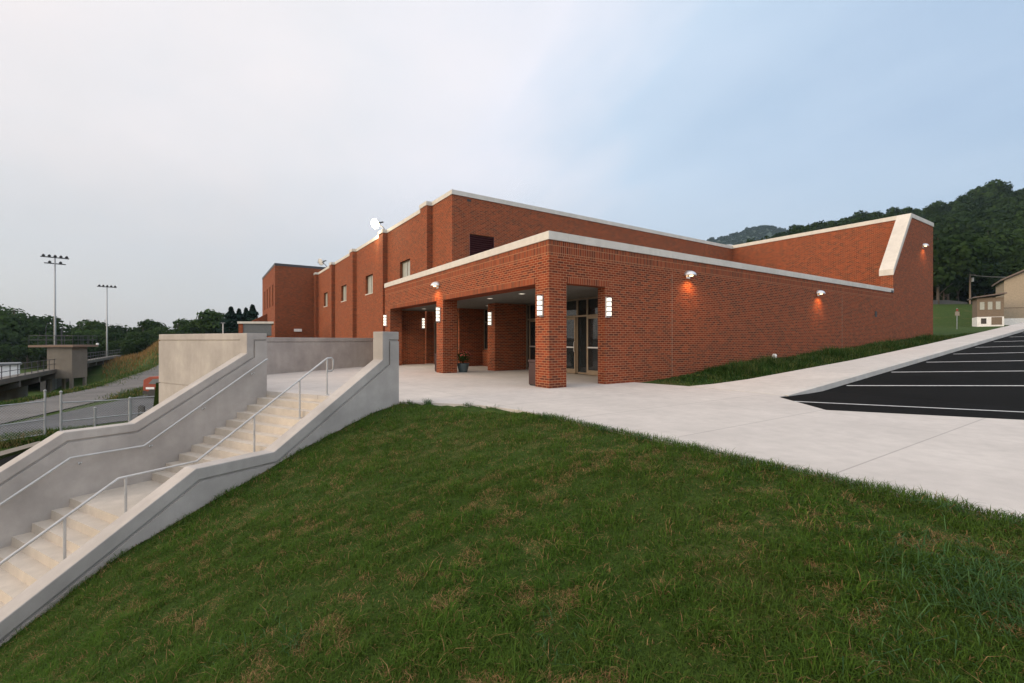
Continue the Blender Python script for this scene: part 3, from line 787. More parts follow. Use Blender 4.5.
low_poly('road', 'old_asphalt', ([gz(-260, 440), gz(0, 408), gz(50, 397.5), gz(90, 389.5), gz(128, 377), gz(163, 366), gz(200, 357)],
                                 [gz(-260, 470), gz(0, 425), gz(60, 411), gz(110, 399), gz(140, 391), gz(175, 379), gz(220, 366)]), .05)
low_poly('gravel_yard', 'gravel', ([gz(-260, 476), gz(0, 427), gz(60, 414), gz(110, 403), gz(150, 394), gz(200, 382)],
                                 [gz(-100, 500), gz(0, 446), gz(60, 430), gz(120, 422), gz(170, 418), gz(240, 405)]), .04)
low_poly('service_kerb', 'block', ([gz(-60, 472), gz(0, 455), gz(40, 444)], [gz(-60, 477), gz(0, 459.5), gz(42, 447)]), .12)
low_poly('service_drive', 'asphalt', ([gz(-60, 478), gz(0, 460), gz(44, 447)], [gz(-60, 560), gz(0, 530), gz(60, 500)]), .03)
# chain-link fence
FE = thing('chain_link_fence', 'galvanised chain-link fence crossing the lot behind the stairs', 'fence', (*cam2w(-17, 17), -2.6))
def cp(px, t, z): u, v, _ = at(px, 340, t); return (u, v, z)
posts = [(-75, 15.0), (-14, 16.4), (45, 18.0), (61, 17.6), (95, 18.4), (130, 19.3), (170, 20.6), (215, 22)]
for i, (px, t) in enumerate(posts):
    zt = H-(392-HY)/F*17.6 if i < 4 else H-(398-HY)/F*19.3
    if i == 4: zt -= .3
    m = MB(); m.tube([cp(px, t, -2.65), cp(px, t, zt)], .036 if i != 5 else .06, 10); m.lathe([(.05, -.02), (.055, .02), (0, .06)], cp(px, t, zt), 10); m.build('post', 'steel', FE)
wire_bars = []
for (i, j) in [(0, 1), (1, 2), (3, 4), (4, 5), (5, 6), (6, 7)]:
    (pa, ta), (pb, tb) = posts[i], posts[j]
    A_, B_ = np.array(cp(pa, ta, 0)), np.array(cp(pb, tb, 0))
    tops = (-1.12, -1.12) if j < 3 else (-1.12, -1.16)
    if i >= 4: tops = (-1.17, -1.2)
    for zz in (tops, (-1.85, -1.85), (-2.42, -2.42)) :
        a = A_+(0, 0, zz[0]); b = B_+(0, 0, zz[1])
        m = MB(); m.tube([a, b], .024, 6); m.build('rail', 'steel', FE)
    m = MB(); L_ = np.linalg.norm(B_-A_); dd = (B_-A_)/L_; hgt = 1.26; zb = -2.42; st_ = .10; r = .0035
    k = -hgt
    while k < L_:
        for sg in (1, -1):
            x0, x1 = (k, k+hgt) if sg == 1 else (k+hgt, k)
            z0_, z1_ = zb, zb+hgt
            xa, xb = x0, x1; za, zc = z0_, z1_
            # clip to 0..L
            def clip(x, z, xo, zo, lim):
                f = (lim-x)/(xo-x); return lim, z+(zo-z)*f
            if xa < 0: xa, za = clip(xa, za, xb, zc, 0)
            if xb < 0: xb, zc = clip(xb, zc, xa, za, 0)
            if xa > L_: xa, za = clip(xa, za, xb, zc, L_)
            if xb > L_: xb, zc = clip(xb, zc, xa, za, L_)
            m.tube([A_+dd*xa+(0, 0, za), A_+dd*xb+(0, 0, zc)], r, 3)
        k += st_
    m.build('wire_mesh', 'steel', FE, fix=False)
# orange vehicle, mostly behind the wall
Xv, tv = (165.5-512)/F*31, 31.0
OV = thing('utility_vehicle', 'orange utility vehicle half hidden by the end of the terrace wall', 'vehicle', (*cam2w(Xv, tv), -2.6), rad(-33.6)+rad(0))
m = MB(); m.prism([(-1.0, .55), (-.95, 1.25), (-.55, 1.45), (1.2, 1.5), (2.2, 1.45), (2.2, .5), (-.6, .45)], lambda p, t: (p[0], t, p[1]), -.7, .7); build_local(m, 'body', 'orange', OV, bevel=.04)
m = MB(); m.prism([(-.6, .98), (-.3, 1.3), (.5, 1.34), (.5, .95)], lambda p, t: (p[0], t, p[1]), -.72, -.703); build_local(m, 'side_window', 'greymetal', OV)
m = MB(); m.box(-.75, -.2, -.74, -.69, .62, .76); build_local(m, 'headlight', 'white', OV)
m = MB(); m.box(-1.02, 2.2, -.66, .66, .3, .5); build_local(m, 'chassis', 'black', OV)
for x in (-.35, 1.5):
    for y in (-.72, .56):
        m = MB(lambda p, x=x, y=y: (x+p[0], y+p[2], .32+p[1])); m.lathe([(0, 0), (.3, 0), (.32, .03), (.32, .15), (.3, .18), (0, .18)], (0, 0, 0), 18); build_local(m, 'wheel', 'black', OV)
KS = thing('marker_board', 'small dark upright board standing on the gravel beside the thick fence post', 'sign board', (*cam2w((141.5-512)/F*22.5, 22.5), -2.6), rad(-30))
m = MB(); m.prism([(-.17, 0), (.2, 0), (.14, .62), (.0, .7), (-.13, .62)], lambda p, t: (p[0], t, p[1]), -.05, .05); build_local(m, 'board', 'black', KS, bevel=.02)
m = MB(); m.box(-.06, .05, -.056, -.05, .25, .55); build_local(m, 'panel', 'gravel', KS)
m = MB(); m.box(-.2, .22, -.2, .2, -.02, .04); build_local(m, 'foot', 'black', KS)

# ------------------------------------------------------------------ stadium: stands, booth, light masts
Ldir = np.array((0., 1.0)); Rdir = np.array((1.0, 0.))     # world axes follow the building
def stand(name, label, X, Y, length, depth, zdeck, gnd):
    ou, ov = cam2w(X, Y)
    t = thing(name, label, 'grandstand', (ou, ov, gnd), 0, 'concrete grandstands')
    # local: +y away along the back edge, -x down the rake
    h0 = zdeck-gnd; n = 10
    m = MB(); prof_ = [(0, h0), (0, h0-.35)]; top_ = []
    for k in range(n):
        x = -.0-depth*k/n; z = h0-.32*k; top_ += [(x, z), (x-depth/n, z)]
    poly_ = top_+[(-depth, h0-.32*n-.1), (-.0, h0-.4)]
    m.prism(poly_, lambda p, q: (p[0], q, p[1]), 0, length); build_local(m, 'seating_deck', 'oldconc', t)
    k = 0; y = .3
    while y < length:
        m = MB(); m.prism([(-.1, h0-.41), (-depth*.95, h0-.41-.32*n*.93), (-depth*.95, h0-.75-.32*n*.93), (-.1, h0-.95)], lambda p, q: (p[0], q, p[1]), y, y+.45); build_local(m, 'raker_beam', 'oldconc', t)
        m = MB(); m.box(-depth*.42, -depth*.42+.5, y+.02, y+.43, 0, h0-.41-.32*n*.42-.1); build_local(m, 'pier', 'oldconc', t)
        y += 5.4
    m = MB(); m.box(-depth*.30-.2, -depth*.30, .1, length-.1, 0, h0-.41-.32*n*.30); build_local(m, 'shadow_wall', 'oldconc', t)  # added dark wall standing in for the black shadow beneath the deck
    m = MB()
    for z in (.55, 1.05): m.tube([(-.1, 0, h0+z), (-.1, length, h0+z)], .03, 5)
    y = 0
    while y <= length: m.tube([(-.1, y, h0), (-.1, y, h0+1.05)], .03, 5); y += 1.8
    build_local(m, 'railing', 'darkmetal', t)
    return t
stand('grandstand', 'dark concrete grandstand seen from behind at the left edge', -32.7, 25, 30.0, 9, -1.75, -5.4)
stand('grandstand', 'distant concrete grandstand beyond the flat-roofed booth', -57, 60, 34.0, 9, -1.6, -5.4)
BO = thing('press_booth', 'tan block booth with a wide flat roof slab between the two grandstands', 'booth', (*cam2w(-49, 50), -5.4), 0)
def bm_(q): return q
bt = 50.0
bx0, by0 = cam2w((72-512)/F*48, 48)    # nearest corner
m = MB(); m.box(-3.2, 0, 0, 4.6, -5.4+3.0, .62); 
BO.location = (bx0, by0, 0); BO.rotation_euler = (0, 0, rad(65.4))
mm = MB(); mm.box(0, 2.1, 0, 2.3, -2.75, .55); build_local(mm, 'wall', 'block', BO)
for (x, y) in [(.02, .02), (1.83, .02), (1.83, 2.03), (.02, 2.03)]:
    mm = MB(); mm.box(x, x+.25, y, y+.25, -5.4, -2.75); build_local(mm, 'stilt', 'block', BO)
mm = MB(); mm.box(-.35, 3.2, -.35, 3.75, .552, .76); build_local(mm, 'roof_slab', 'rust', BO)
mm = MB()
for (a, b) in [((-.3, -.3), (3.1, -.3)), ((3.1, -.3), (3.1, 3.7)), ((-.3, -.3), (-.3, 3.7))]:
    for z in (1.3, 1.75): mm.tube([(*a, z), (*b, z)], .03, 5)
    for k in range(6):
        x, y = a[0]+(b[0]-a[0])*k/5, a[1]+(b[1]-a[1])*k/5; mm.tube([(x, y, .78), (x, y, 1.75)], .03, 5)
build_local(mm, 'railing', 'darkmetal', BO)
for i, (x, y, h_) in enumerate([(0, 1, 2.4), (1.5, 2, 2.2), (.8, 3, 2.6)]):
    mm = MB(); mm.tube([(x, y, .78), (x, y, h_), (x+.5, y+.2, h_+.5)], .035, 5); build_local(mm, 'antenna', 'darkmetal', BO)
mm = MB(); mm.lathe([(0, -.14), (.13, -.08), (.13, .08), (0, .14)], (3.15, -.3, .84), 10); build_local(mm, 'lamp', 'white', BO)
ob = BO
def mast(px, t, ytop, label, w, two=True):
    X = (px-512)/F*t; zt = H+(HY-ytop)/F*t; u, v = cam2w(X, t)
    T = thing('floodlight_mast', label, 'light mast', (u, v, -5.5), rad(-33.6+48), 'stadium light masts')
    h_ = zt+5.5
    m = MB(); m.tube([(0, 0, 0), (0, 0, h_*.5), (0, 0, h_-.4)], .15, 10, .08); build_local(m, 'pole', 'steel', T, smooth=True)
    rows = [(h_-.35, .42), (h_-1.15, .3)] if two else [(h_-.35, .4)]
    for r_, (z, ww) in enumerate(rows):
        m = MB(); m.box(-w*(1 if r_ == 0 else .75), w*(1 if r_ == 0 else .75), -.06, .06, z-.06, z+.06); build_local(m, 'crossarm', 'darkmetal', T)
        n_ = 5 if r_ == 0 else 2
        for k in range(n_):
            x = (-w+2*w*(k+.5)/n_)*(1 if r_ == 0 else .75)
            f = lambda p, x=x, z=z: (x+p[0], -.35+p[1]*.85-.0*p[2], z+.18+p[2]*.75-p[1]*.4)
            m = MB(f); m.lathe([(0, .17), (.08, .14), (.17, -.06), (.18, -.10), (0, -.10)], (0, 0, 0), 12); o = build_local(m, 'floodlight', 'darkmetal', T, smooth=True)
    return T
mast(55, 60, 255, 'tall stadium light mast rising behind the flat-roofed booth', 1.35)
mast(107, 80, 285, 'farther shorter stadium light mast to the right of the booth', 1.3, False)
t = thing('thin_pole', 'thin pale pole seen above the terrace wall against the trees', 'pole', (*cam2w((223-512)/F*60, 60), -2.6))
m = MB(); m.tube([(0, 0, 0), (0, 0, 6.1)], .07, 8, .05); build_local(m, 'shaft', 'white', t); m = MB(); m.box(-.25, .25, -.1, .1, 6.1, 6.2); build_local(m, 'cap', 'steel', t)
t = thing('white_shed', 'low white shed behind the railing of the near grandstand', 'shed', (*cam2w((4-512)/F*58, 58), -5.5), rad(-33.6+46))
m = MB(); m.box(-6, 1.3, 0, 4, 0, 3.6); build_local(m, 'wall', 'white', t)
m = MB(); m.prism([(-6.3, 3.6), (1.5, 3.6), (1.4, 3.8), (-6.1, 3.8)], lambda p, q: (p[0], q, p[1]), -.3, 4.3); build_local(m, 'roof', 'greymetal', t)

# ------------------------------------------------------------------ right background: house, shed, pole, sign
hx, hy, hz = at(1004, 325, 70)
HO = thing('wooden_house', 'tan gabled house with red shutters cut by the right edge', 'house', (hx, hy, hz), -pi/2+rad(56.4)-rad(0)-pi/2+rad(33.6)+rad(-20))
HO.rotation_euler = (0, 0, rad(-33.6-41))
m = MB(); m.box(0, 10, 0, 9, -3, 1.0); build_local(m, 'foundation', 'white', HO)
m = MB(); m.prism([(.02, 1.0), (9.98, 1.0), (9.98, 6.9), (5, 9.6), (.02, 6.9)], lambda p, q: (p[0], q, p[1]), .02, 8.98); build_local(m, 'siding_wall', 'siding', HO)
for s_ in (1, -1):
    q = [(5, 9.68), (5, 9.95), (10.4, 7.0), (10.4, 6.75)] if s_ == 1 else [(5, 9.68), (5, 9.95), (-.4, 7.0), (-.4, 6.75)]
    m = MB(); m.prism(q, lambda p, t_: (p[0], t_, p[1]), -.5, 9.5); build_local(m, 'roof', 'shingle', HO)
for (x, z) in [(3.2, 4.7), (3.2, 1.7), (6.8, 4.7), (6.8, 1.7)]:
    m = MB(); m.box(x-.5, x+.5, -.03, .02, z, z+1.5); w_ = build_local(m, 'window', 'winglass', HO)
    for dx in (-.85, .5):
        m = MB(); m.box(x+dx, x+dx+.35, -.06, .019, z-.03, z+1.53); build_local(m, 'shutter', 'redshut', HO)
m = MB(); m.box(-.02, 10.02, -.015, .019, 2.55, 2.65); build_local(m, 'trim_board', 'wood', HO)
sx, sy, sz_ = at(977, 325, 66)
SH = thing('back_porch_building', 'small tan two-level annex with a flat brown roof left of the house', 'annex', (sx, sy, sz_), rad(-33.6-38))
m = MB(); m.box(0, 2.7, 0, 4, -3, 1.15); build_local(m, 'foundation', 'white', SH)
m = MB(); m.box(.02, 2.68, .02, 3.98, 1.15, 3.9); build_local(m, 'wall', 'wood', SH)
m = MB(); m.prism([(-.45, 3.9), (2.9, 4.35), (2.9, 4.55), (-.45, 4.05)], lambda p, q: (p[0], q, p[1]), -.6, 4.5); build_local(m, 'roof', 'shingle', SH)
for x in (.3, 1.1, 1.9):
    m = MB(); m.box(x, x+.45, -.03, .02, 2.2, 3.3); build_local(m, 'window', 'winglass', SH)
m = MB(); m.box(.4, .95, -.03, .001, .15, .95); build_local(m, 'cellar_window', 'interior', SH)
m = MB(); m.box(1.45, 2.5, -.03, .001, 0, 1.1); build_local(m, 'lower_door', 'wood', SH)
# utility pole + wire
px_, py_, pz_ = at(970, 308, 92)
UP = thing('utility_pole', 'dark wooden utility pole with a crossarm in front of the hillside trees', 'utility pole', (px_, py_, ground_z(px_, py_)), rad(-33.6))
ph = at(970, 266, 92)[2]-ground_z(px_, py_)
m = MB(); m.tube([(0, 0, -1), (0, 0, ph)], .17, 8, .11); build_local(m, 'pole', 'wood', UP)
m = MB(); m.box(-1.1, 1.1, -.06, .06, ph-1.9, ph-1.75); build_local(m, 'crossarm', 'wood', UP)
m = MB(); m.lathe([(0, 0), (.22, 0), (.22, .8), (0, .8)], (.3, -.2, ph-3.2), 12); build_local(m, 'transformer', 'steel', UP)
P0 = np.array((px_, py_, ground_z(px_, py_)+ph-1.8))
t = thing('overhead_wire', 'pale overhead wire running across the trees to the utility pole', 'wire', tuple(P0))
for tgt in (at(1120, 262, 60), at(905, 278, 130)):
    Q = np.array(tgt); pts_ = [P0+(Q-P0)*k/10-np.array((0, 0, 1.1*4*(k/10)*(1-k/10))) for k in range(11)]
    m = MB(); m.tube(pts_, .03, 4); m.build('cable', 'steel', t)
gx_, gy_ = at(957, 330, 52)[:2]; gz_ = ground_z(gx_, gy_)
t = thing('sign_post', 'small pale sign on a thin post in the grass beyond the building', 'sign', (gx_, gy_, gz_), rad(-33.6))
m = MB(); m.box(-.03, .03, -.02, .02, 0, 2.4); build_local(m, 'post', 'steel', t)
m = MB(); m.box(-.25, .25, -.035, -.02, 1.55, 2.0); build_local(m, 'sign_plate', 'siding', t)
m = MB(); m.box(-.12, .12, -.035, -.02, 2.05, 2.3); build_local(m, 'small_plate', 'orange', t)
# low retaining wall at the foot of the hill
rw = thing('retaining_wall', 'low grey wall at the foot of the wooded hill', 'wall', at(930, 308, 92))
pts_ = [at(925, 310, 92), at(946, 306, 96), at(966, 300, 101)]
for (a, b) in zip(pts_[:-1], pts_[1:]):
    d_ = np.array(b[:2])-np.array(a[:2]); n_ = np.array((-d_[1], d_[0]))/np.linalg.norm(d_)*.25
    za, zb_ = ground_z(*a[:2]), ground_z(*b[:2])
    m = MB(); m.add([(a[0]-n_[0], a[1]-n_[1], za-2), (b[0]-n_[0], b[1]-n_[1], zb_-2), (b[0]+n_[0], b[1]+n_[1], zb_-2), (a[0]+n_[0], a[1]+n_[1], za-2),
                 (a[0]-n_[0], a[1]-n_[1], za+.9), (b[0]-n_[0], b[1]-n_[1], zb_+.9), (b[0]+n_[0], b[1]+n_[1], zb_+.9), (a[0]+n_[0], a[1]+n_[1], za+.9)],
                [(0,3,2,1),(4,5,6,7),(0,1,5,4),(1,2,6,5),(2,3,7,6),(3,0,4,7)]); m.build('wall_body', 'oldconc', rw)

# ------------------------------------------------------------------ vegetation (numpy)
def mesh_np(name, V, Fq, mat, tint=None, smooth=False):
    me = bpy.data.meshes.new(name); nv, nf = len(V), len(Fq); k = Fq.shape[1]
    me.vertices.add(nv); me.vertices.foreach_set('co', V.astype(np.float32).ravel())
    me.loops.add(nf*k); me.loops.foreach_set('vertex_index', Fq.astype(np.int32).ravel())
    me.polygons.add(nf); me.polygons.foreach_set('loop_start', np.arange(0, nf*k, k, dtype=np.int32)); 
    if tint is not None:
        a = me.attributes.new('tint', 'FLOAT', 'POINT'); a.data.foreach_set('value', tint.astype(np.float32))
    me.materials.append(M[mat]); me.update(calc_edges=True); me.validate()
    return me
def blade_mesh(name, base, h, w, lean, ang, mat, tint, curve=.6):
    n = len(base); d = np.stack([np.cos(ang), np.sin(ang), np.zeros(n)], 1); s_ = np.stack([-np.sin(ang), np.cos(ang), np.zeros(n)], 1)
    up = np.array([0, 0, 1.])
    w = w[:, None]; h = h[:, None]; lean = lean[:, None]
    p0 = base-s_*w; p1 = base+s_*w
    mid = base+d*lean*h*.35+up*h*.6
    p2 = mid-s_*w*.8; p3 = mid+s_*w*.8
    tip = base+d*lean*h*1.1+up*h*(1-curve*np.minimum(lean, 1)**2*.5)
    V = np.stack([p0, p1, p2, p3, tip], 1).reshape(-1, 3); o = np.arange(n)[:, None]*5
    Fq = np.concatenate([o+np.array([[0, 1, 3]]), o+np.array([[0, 3, 2]]), o+np.array([[2, 3, 4]])], 1).reshape(-1, 3)
    return mesh_np(name, V, Fq, mat, np.repeat(tint, 5))
def gzv(P): return np.array([ground_z(x, y) for x, y in P])
# lawn in front
rng = np.random.default_rng(3)
pts_ = []
def sample_lawn(Ymin, Ymax, dens):
    # camera-space trapezoid, a bit wider than the view
    out = []; A_ = (Ymax**2-Ymin**2)*1.65
    n = int(A_*dens); Y = np.sqrt(rng.uniform(Ymin**2, Ymax**2, n)); X = rng.uniform(-1.65, 1.65, n)*Y
    u = CU+X*R2[0]+Y*R2[1]; v = CV+X*L2[0]+Y*L2[1]
    b = (u-S0[0])*B2[0]+(v-S0[1])*B2[1]; s = (u-S0[0])*A2[0]+(v-S0[1])*A2[1]
    ue = np.interp(v, [-60, -4.0, -2.65, -1.68, -.97, -.19], [-2.73, -2.73, -2.80, -3.09, -3.64, -4.23])
    ok = (u < ue+.07) & (b < -.01) & (s < .1)
    return np.stack([u[ok], v[ok]], 1)
sets = [(1.2, 3.2, 13000), (3.2, 5.5, 7500), (5.5, 8.5, 4200), (8.5, 14, 2000)]
Ps = []; Hs = []
for (a, b, dns) in sets:
    P = sample_lawn(a, b, dns); Ps.append(P)
    sc_ = {1.2: 1.0, 3.2: 1.05, 5.5: 1.2, 8.5: 1.3}[a]; Hs.append(np.full(len(P), sc_))
P = np.concatenate(Ps); sc_ = np.concatenate(Hs); n = len(P)
print('lawn blades', n)
dist_e = np.interp(P[:, 1], [-60, -4.0, -2.65, -1.68, -.97, -.19], [-2.73, -2.73, -2.80, -3.09, -3.64, -4.23])-P[:, 0]
z = gzv(P)
pat = .5+.5*np.sin(P[:, 0]*2.1+1.3*np.sin(P[:, 1]*1.7))*np.cos(P[:, 1]*2.4+np.sin(P[:, 0]*1.1))
def vnoise(P_, cell, seed):
    g_ = np.random.default_rng(seed).uniform(0, 1, (256, 256)); q = P_/cell+100.37; i = np.floor(q).astype(int); f = q-i; f = f*f*(3-2*f)
    x0, y0 = i[:, 0] % 256, i[:, 1] % 256; x1, y1 = (x0+1) % 256, (y0+1) % 256
    return (g_[x0, y0]*(1-f[:, 0])+g_[x1, y0]*f[:, 0])*(1-f[:, 1])+(g_[x0, y1]*(1-f[:, 0])+g_[x1, y1]*f[:, 0])*f[:, 1]
cl = .5*vnoise(P, .16, 1)+.3*vnoise(P, .45, 2)+.2*vnoise(P, 1.3, 3)
dry = np.clip((.5*vnoise(P, .11, 4)+.3*vnoise(P, .30, 5)+.2*vnoise(P, .9, 6)-.56)*9, 0, 1)
nearedge = np.clip(1-dist_e/.45, 0, 1); dry *= 1-nearedge
hgt = rng.gamma(6, .0058, n)*(.62+1.15*np.clip((cl-.25)*1.8, 0, 1.3))*(1-.40*dry)+nearedge*rng.uniform(0, .045, n); hgt = np.clip(hgt, .018, .12)
z = np.where(dist_e < .05, -.005, z+.035*np.clip(cl-.3, 0, 1)*(1-nearedge))
isdry = (rng.uniform(0, 1, n) < dry*.42+.05).astype(float)
base = np.stack([P[:, 0], P[:, 1], z-.005], 1)
me = blade_mesh('lawn_grass', base, hgt, rng.uniform(.0013, .0030, n)*sc_, np.where(isdry > 0, rng.uniform(.9, 2.2, n), rng.uniform(.2, 1.7, n)), rng.uniform(0, 2*pi, n), 'lawnblade', np.clip(rng.uniform(0, 1, n)*.55+.45*np.clip((cl-.25)*1.7, 0, 1), 0, 1))
a_ = me.attributes.new('dry', 'FLOAT', 'POINT'); a_.data.foreach_set('value', np.repeat(isdry, 5).astype(np.float32))
o = bpy.data.objects.new('lawn_grass', me); C.objects.link(o); tag(o, 'short green lawn with straw-coloured patches on the slope', 'grass', kind='stuff')
# ragged tufts over the plaza edge
tp = []
vv = rng.uniform(-9.5, -.5, 30)
for v_ in vv:
    k = rng.integers(12, 45); r_ = rng.uniform(.03, .09); uu = np.interp(v_, [-60, -4.0, -2.65, -1.68, -.97, -.19], [-2.73, -2.73, -2.80, -3.09, -3.64, -4.23])-rng.uniform(0.02, .14)
    q = rng.normal(0, 1, (k, 2))*r_; q[:, 0] = -np.abs(q[:, 0])*.6; tp.append(np.concatenate([q+np.array([uu, v_]), np.full((k, 1), rng.uniform(.07, .17))], 1))
for (px0, t0_, num, rad_, hh) in [(955, 2.7, 420, .32, .15), (1015, 2.4, 300, .3, .17), (905, 2.3, 90, .25, .10), (560, 2.6, 60, .2, .08), (250, 3.2, 70, .25, .09), (300, 3.0, 60, .08, .10), (690, 5.6, 60, .1, .16)]:
    u_, v_ = at(px0, 400, t0_)[:2]
    q = rng.normal(0, 1, (num, 2))*rad_*.6; tp.append(np.concatenate([q+np.array([u_, v_]), rng.uniform(hh*.5, hh*1.25, (num, 1))], 1))
T_ = np.concatenate(tp); n = len(T_); zz = gzv(T_[:, :2])
me = blade_mesh('edge_weeds', np.stack([T_[:, 0], T_[:, 1], zz-.01], 1), T_[:, 2]*rng.uniform(.6, 1.2, n), rng.uniform(.0014, .0036, n), rng.uniform(.4, 2.0, n), rng.uniform(0, 2*pi, n), 'tuft', rng.uniform(0, 1, n), curve=1.1)
o = bpy.data.objects.new('edge_weeds', me); C.objects.link(o); tag(o, 'coarse bluish grass tufts growing out of the lawn and along its edge', 'weeds', kind='stuff')
# overgrown verge along the facade
n = 60000; u = 3.9+rng.uniform(0, 1, n)**1.25*36; fr_ = rng.uniform(0, 1, n)
inn = np.interp(u, [3.6, 4.2, 5.06, 11.8, 18.3, 29, 60], [-1.0, -1.96, -2.25, -2.80, -3.0, -3.15, -3.3])
v = -.03+(inn+.05)*fr_
keep = ~((u < 6.0) & (rng.uniform(0, 1, n) < np.clip((6.2-u)/2.4, 0, .95))); keep &= ~((u > 30) & (v > -1.2) & (rng.uniform(0, 1, n) < .75))
u, v, fr_ = u[keep], v[keep], fr_[keep]; n = len(u)
z = np.array([ground_z(a, b) for a, b in zip(u, v)])
patch = .55+.45*np.sin(u*1.9+np.sin(v*3))*np.cos(u*.83+1.2)
hh = (.14+.50*np.clip(1-np.abs(fr_-.45)*1.7, 0, 1)*patch)*np.clip((u-4)/3.0, .25, 1)*rng.uniform(.5, 1.2, n)*np.where(u > 29, .35, 1)
me = blade_mesh('verge_grass', np.stack([u, v, z-.01], 1), hh, rng.uniform(.006, .014, n), rng.uniform(.15, 1.0, n), rng.uniform(0, 2*pi, n), 'blade_long', rng.uniform(0, 1, n))
o = bpy.data.objects.new('verge_grass', me); C.objects.link(o); tag(o, 'rank dark grass on the strip between front wall and sidewalk', 'grass', kind='stuff')
# rough grass: lower lot and slope beyond the building
Q = []
def strip_cam(a, b, w, n_):
    t_ = rng.uniform(0, 1, n_); Xa = a[0]+(b[0]-a[0])*t_+rng.normal(0, w, n_); Ya = a[1]+(b[1]-a[1])*t_+rng.normal(0, w, n_)
    Q.append(np.stack([Xa, Ya], 1))
strip_cam(gz(20, 438), gz(130, 430), .45, 5000); strip_cam(gz(-40, 451), gz(40, 441), .3, 3500); strip_cam(gz(120, 399), gz(152, 388), .5, 2500)
strip_cam(gz(-20, 410), gz(100, 386), .35, 3500); strip_cam(gz(100, 386), gz(165, 363), .6, 3500)
Q = np.concatenate(Q); uv = np.stack([CU+Q[:, 0]*R2[0]+Q[:, 1]*R2[1], CV+Q[:, 0]*L2[0]+Q[:, 1]*L2[1]], 1)
zz = np.array([max(low_z(a, b), -2.65) if b < 45 else low_z(a, b) for a, b in Q]); n = len(Q)
me = blade_mesh('rough_grass', np.stack([uv[:, 0], uv[:, 1], zz-.01], 1), rng.uniform(.08, .32, n), rng.uniform(.008, .02, n), rng.uniform(.2, 1, n), rng.uniform(0, 2*pi, n), 'blade', rng.uniform(0, 1, n))
o = bpy.data.objects.new('rough_grass', me); C.objects.link(o); tag(o, 'rough grass along the edges of the lower lot and road', 'grass', kind='stuff')
# dry tall grass on the mound
n = 9000; X = -61+rng.normal(0, 9, n); Y = 84+rng.normal(0, 9, n); ok = (X/Y > -.90) & (X/Y < -.66); X, Y = X[ok], Y[ok]; n = len(X)
zz = np.array([low_z(a, b) for a, b in zip(X, Y)]); ok = zz > -4.6; X, Y, zz = X[ok], Y[ok], zz[ok]; n = len(X)
M['dryblade'] = blades('dry_blades', (.16, .10, .035), (.30, .17, .06), (.32, .2, .08), .3)
me = blade_mesh('dry_grass', np.stack([CU+X*R2[0]+Y*R2[1], CV+X*L2[0]+Y*L2[1], zz-.02], 1), rng.uniform(.3, .9, n), rng.uniform(.02, .05, n), rng.uniform(.1, .8, n), rng.uniform(0, 2*pi, n), 'dryblade', rng.uniform(0, 1, n))
o = bpy.data.objects.new('dry_grass', me); C.objects.link(o); tag(o, 'orange-brown dry grass on the mound beyond the road', 'grass', kind='stuff')

# potted plant foliage
n = 500; dirs = rng.normal(0, 1, (n, 3)); dirs /= np.linalg.norm(dirs, axis=1)[:, None]; cpt = dirs*rng.uniform(.1, .34, (n, 1))*np.array([1, 1, .8])+np.array([0, 0, .62])
def quads(cen, nrm, size, mat, tint, name):
    n = len(cen); r = rng.normal(0, 1, (n, 3)); a = np.cross(nrm, r); a /= (np.linalg.norm(a, axis=1)[:, None]+1e-9); b = np.cross(nrm, a); b /= (np.linalg.norm(b, axis=1)[:, None]+1e-9)
    s_ = size[:, None]; V = np.stack([cen-a*s_-b*s_*.2, cen-b*s_*.75, cen+a*s_+b*s_*.15, cen+b*s_*.8], 1).reshape(-1, 3)
    Fq = np.arange(n)[:, None]*4+np.arange(4)[None, :]
    return mesh_np(name, V, Fq, mat, np.repeat(tint, 4))
pot = [o for o in C.objects if o.name == 'potted_plant'][0]
me = quads(cpt, dirs, rng.uniform(.02, .045, n), 'leaf2', rng.uniform(0, 1, n), 'foliage'); o = bpy.data.objects.new('foliage', me); C.objects.link(o); o.parent = pot
n = 60; d2 = rng.normal(0, 1, (n, 3)); d2[:, 2] = np.abs(d2[:, 2]); d2 /= np.linalg.norm(d2, axis=1)[:, None]; c2 = d2*np.array([.34, .34, .3])+np.array([0, 0, .64])
me = quads(c2, d2, rng.uniform(.025, .04, n), 'flower', rng.uniform(0, 1, n), 'blossoms'); o = bpy.data.objects.new('blossoms', me); C.objects.link(o); o.parent = pot

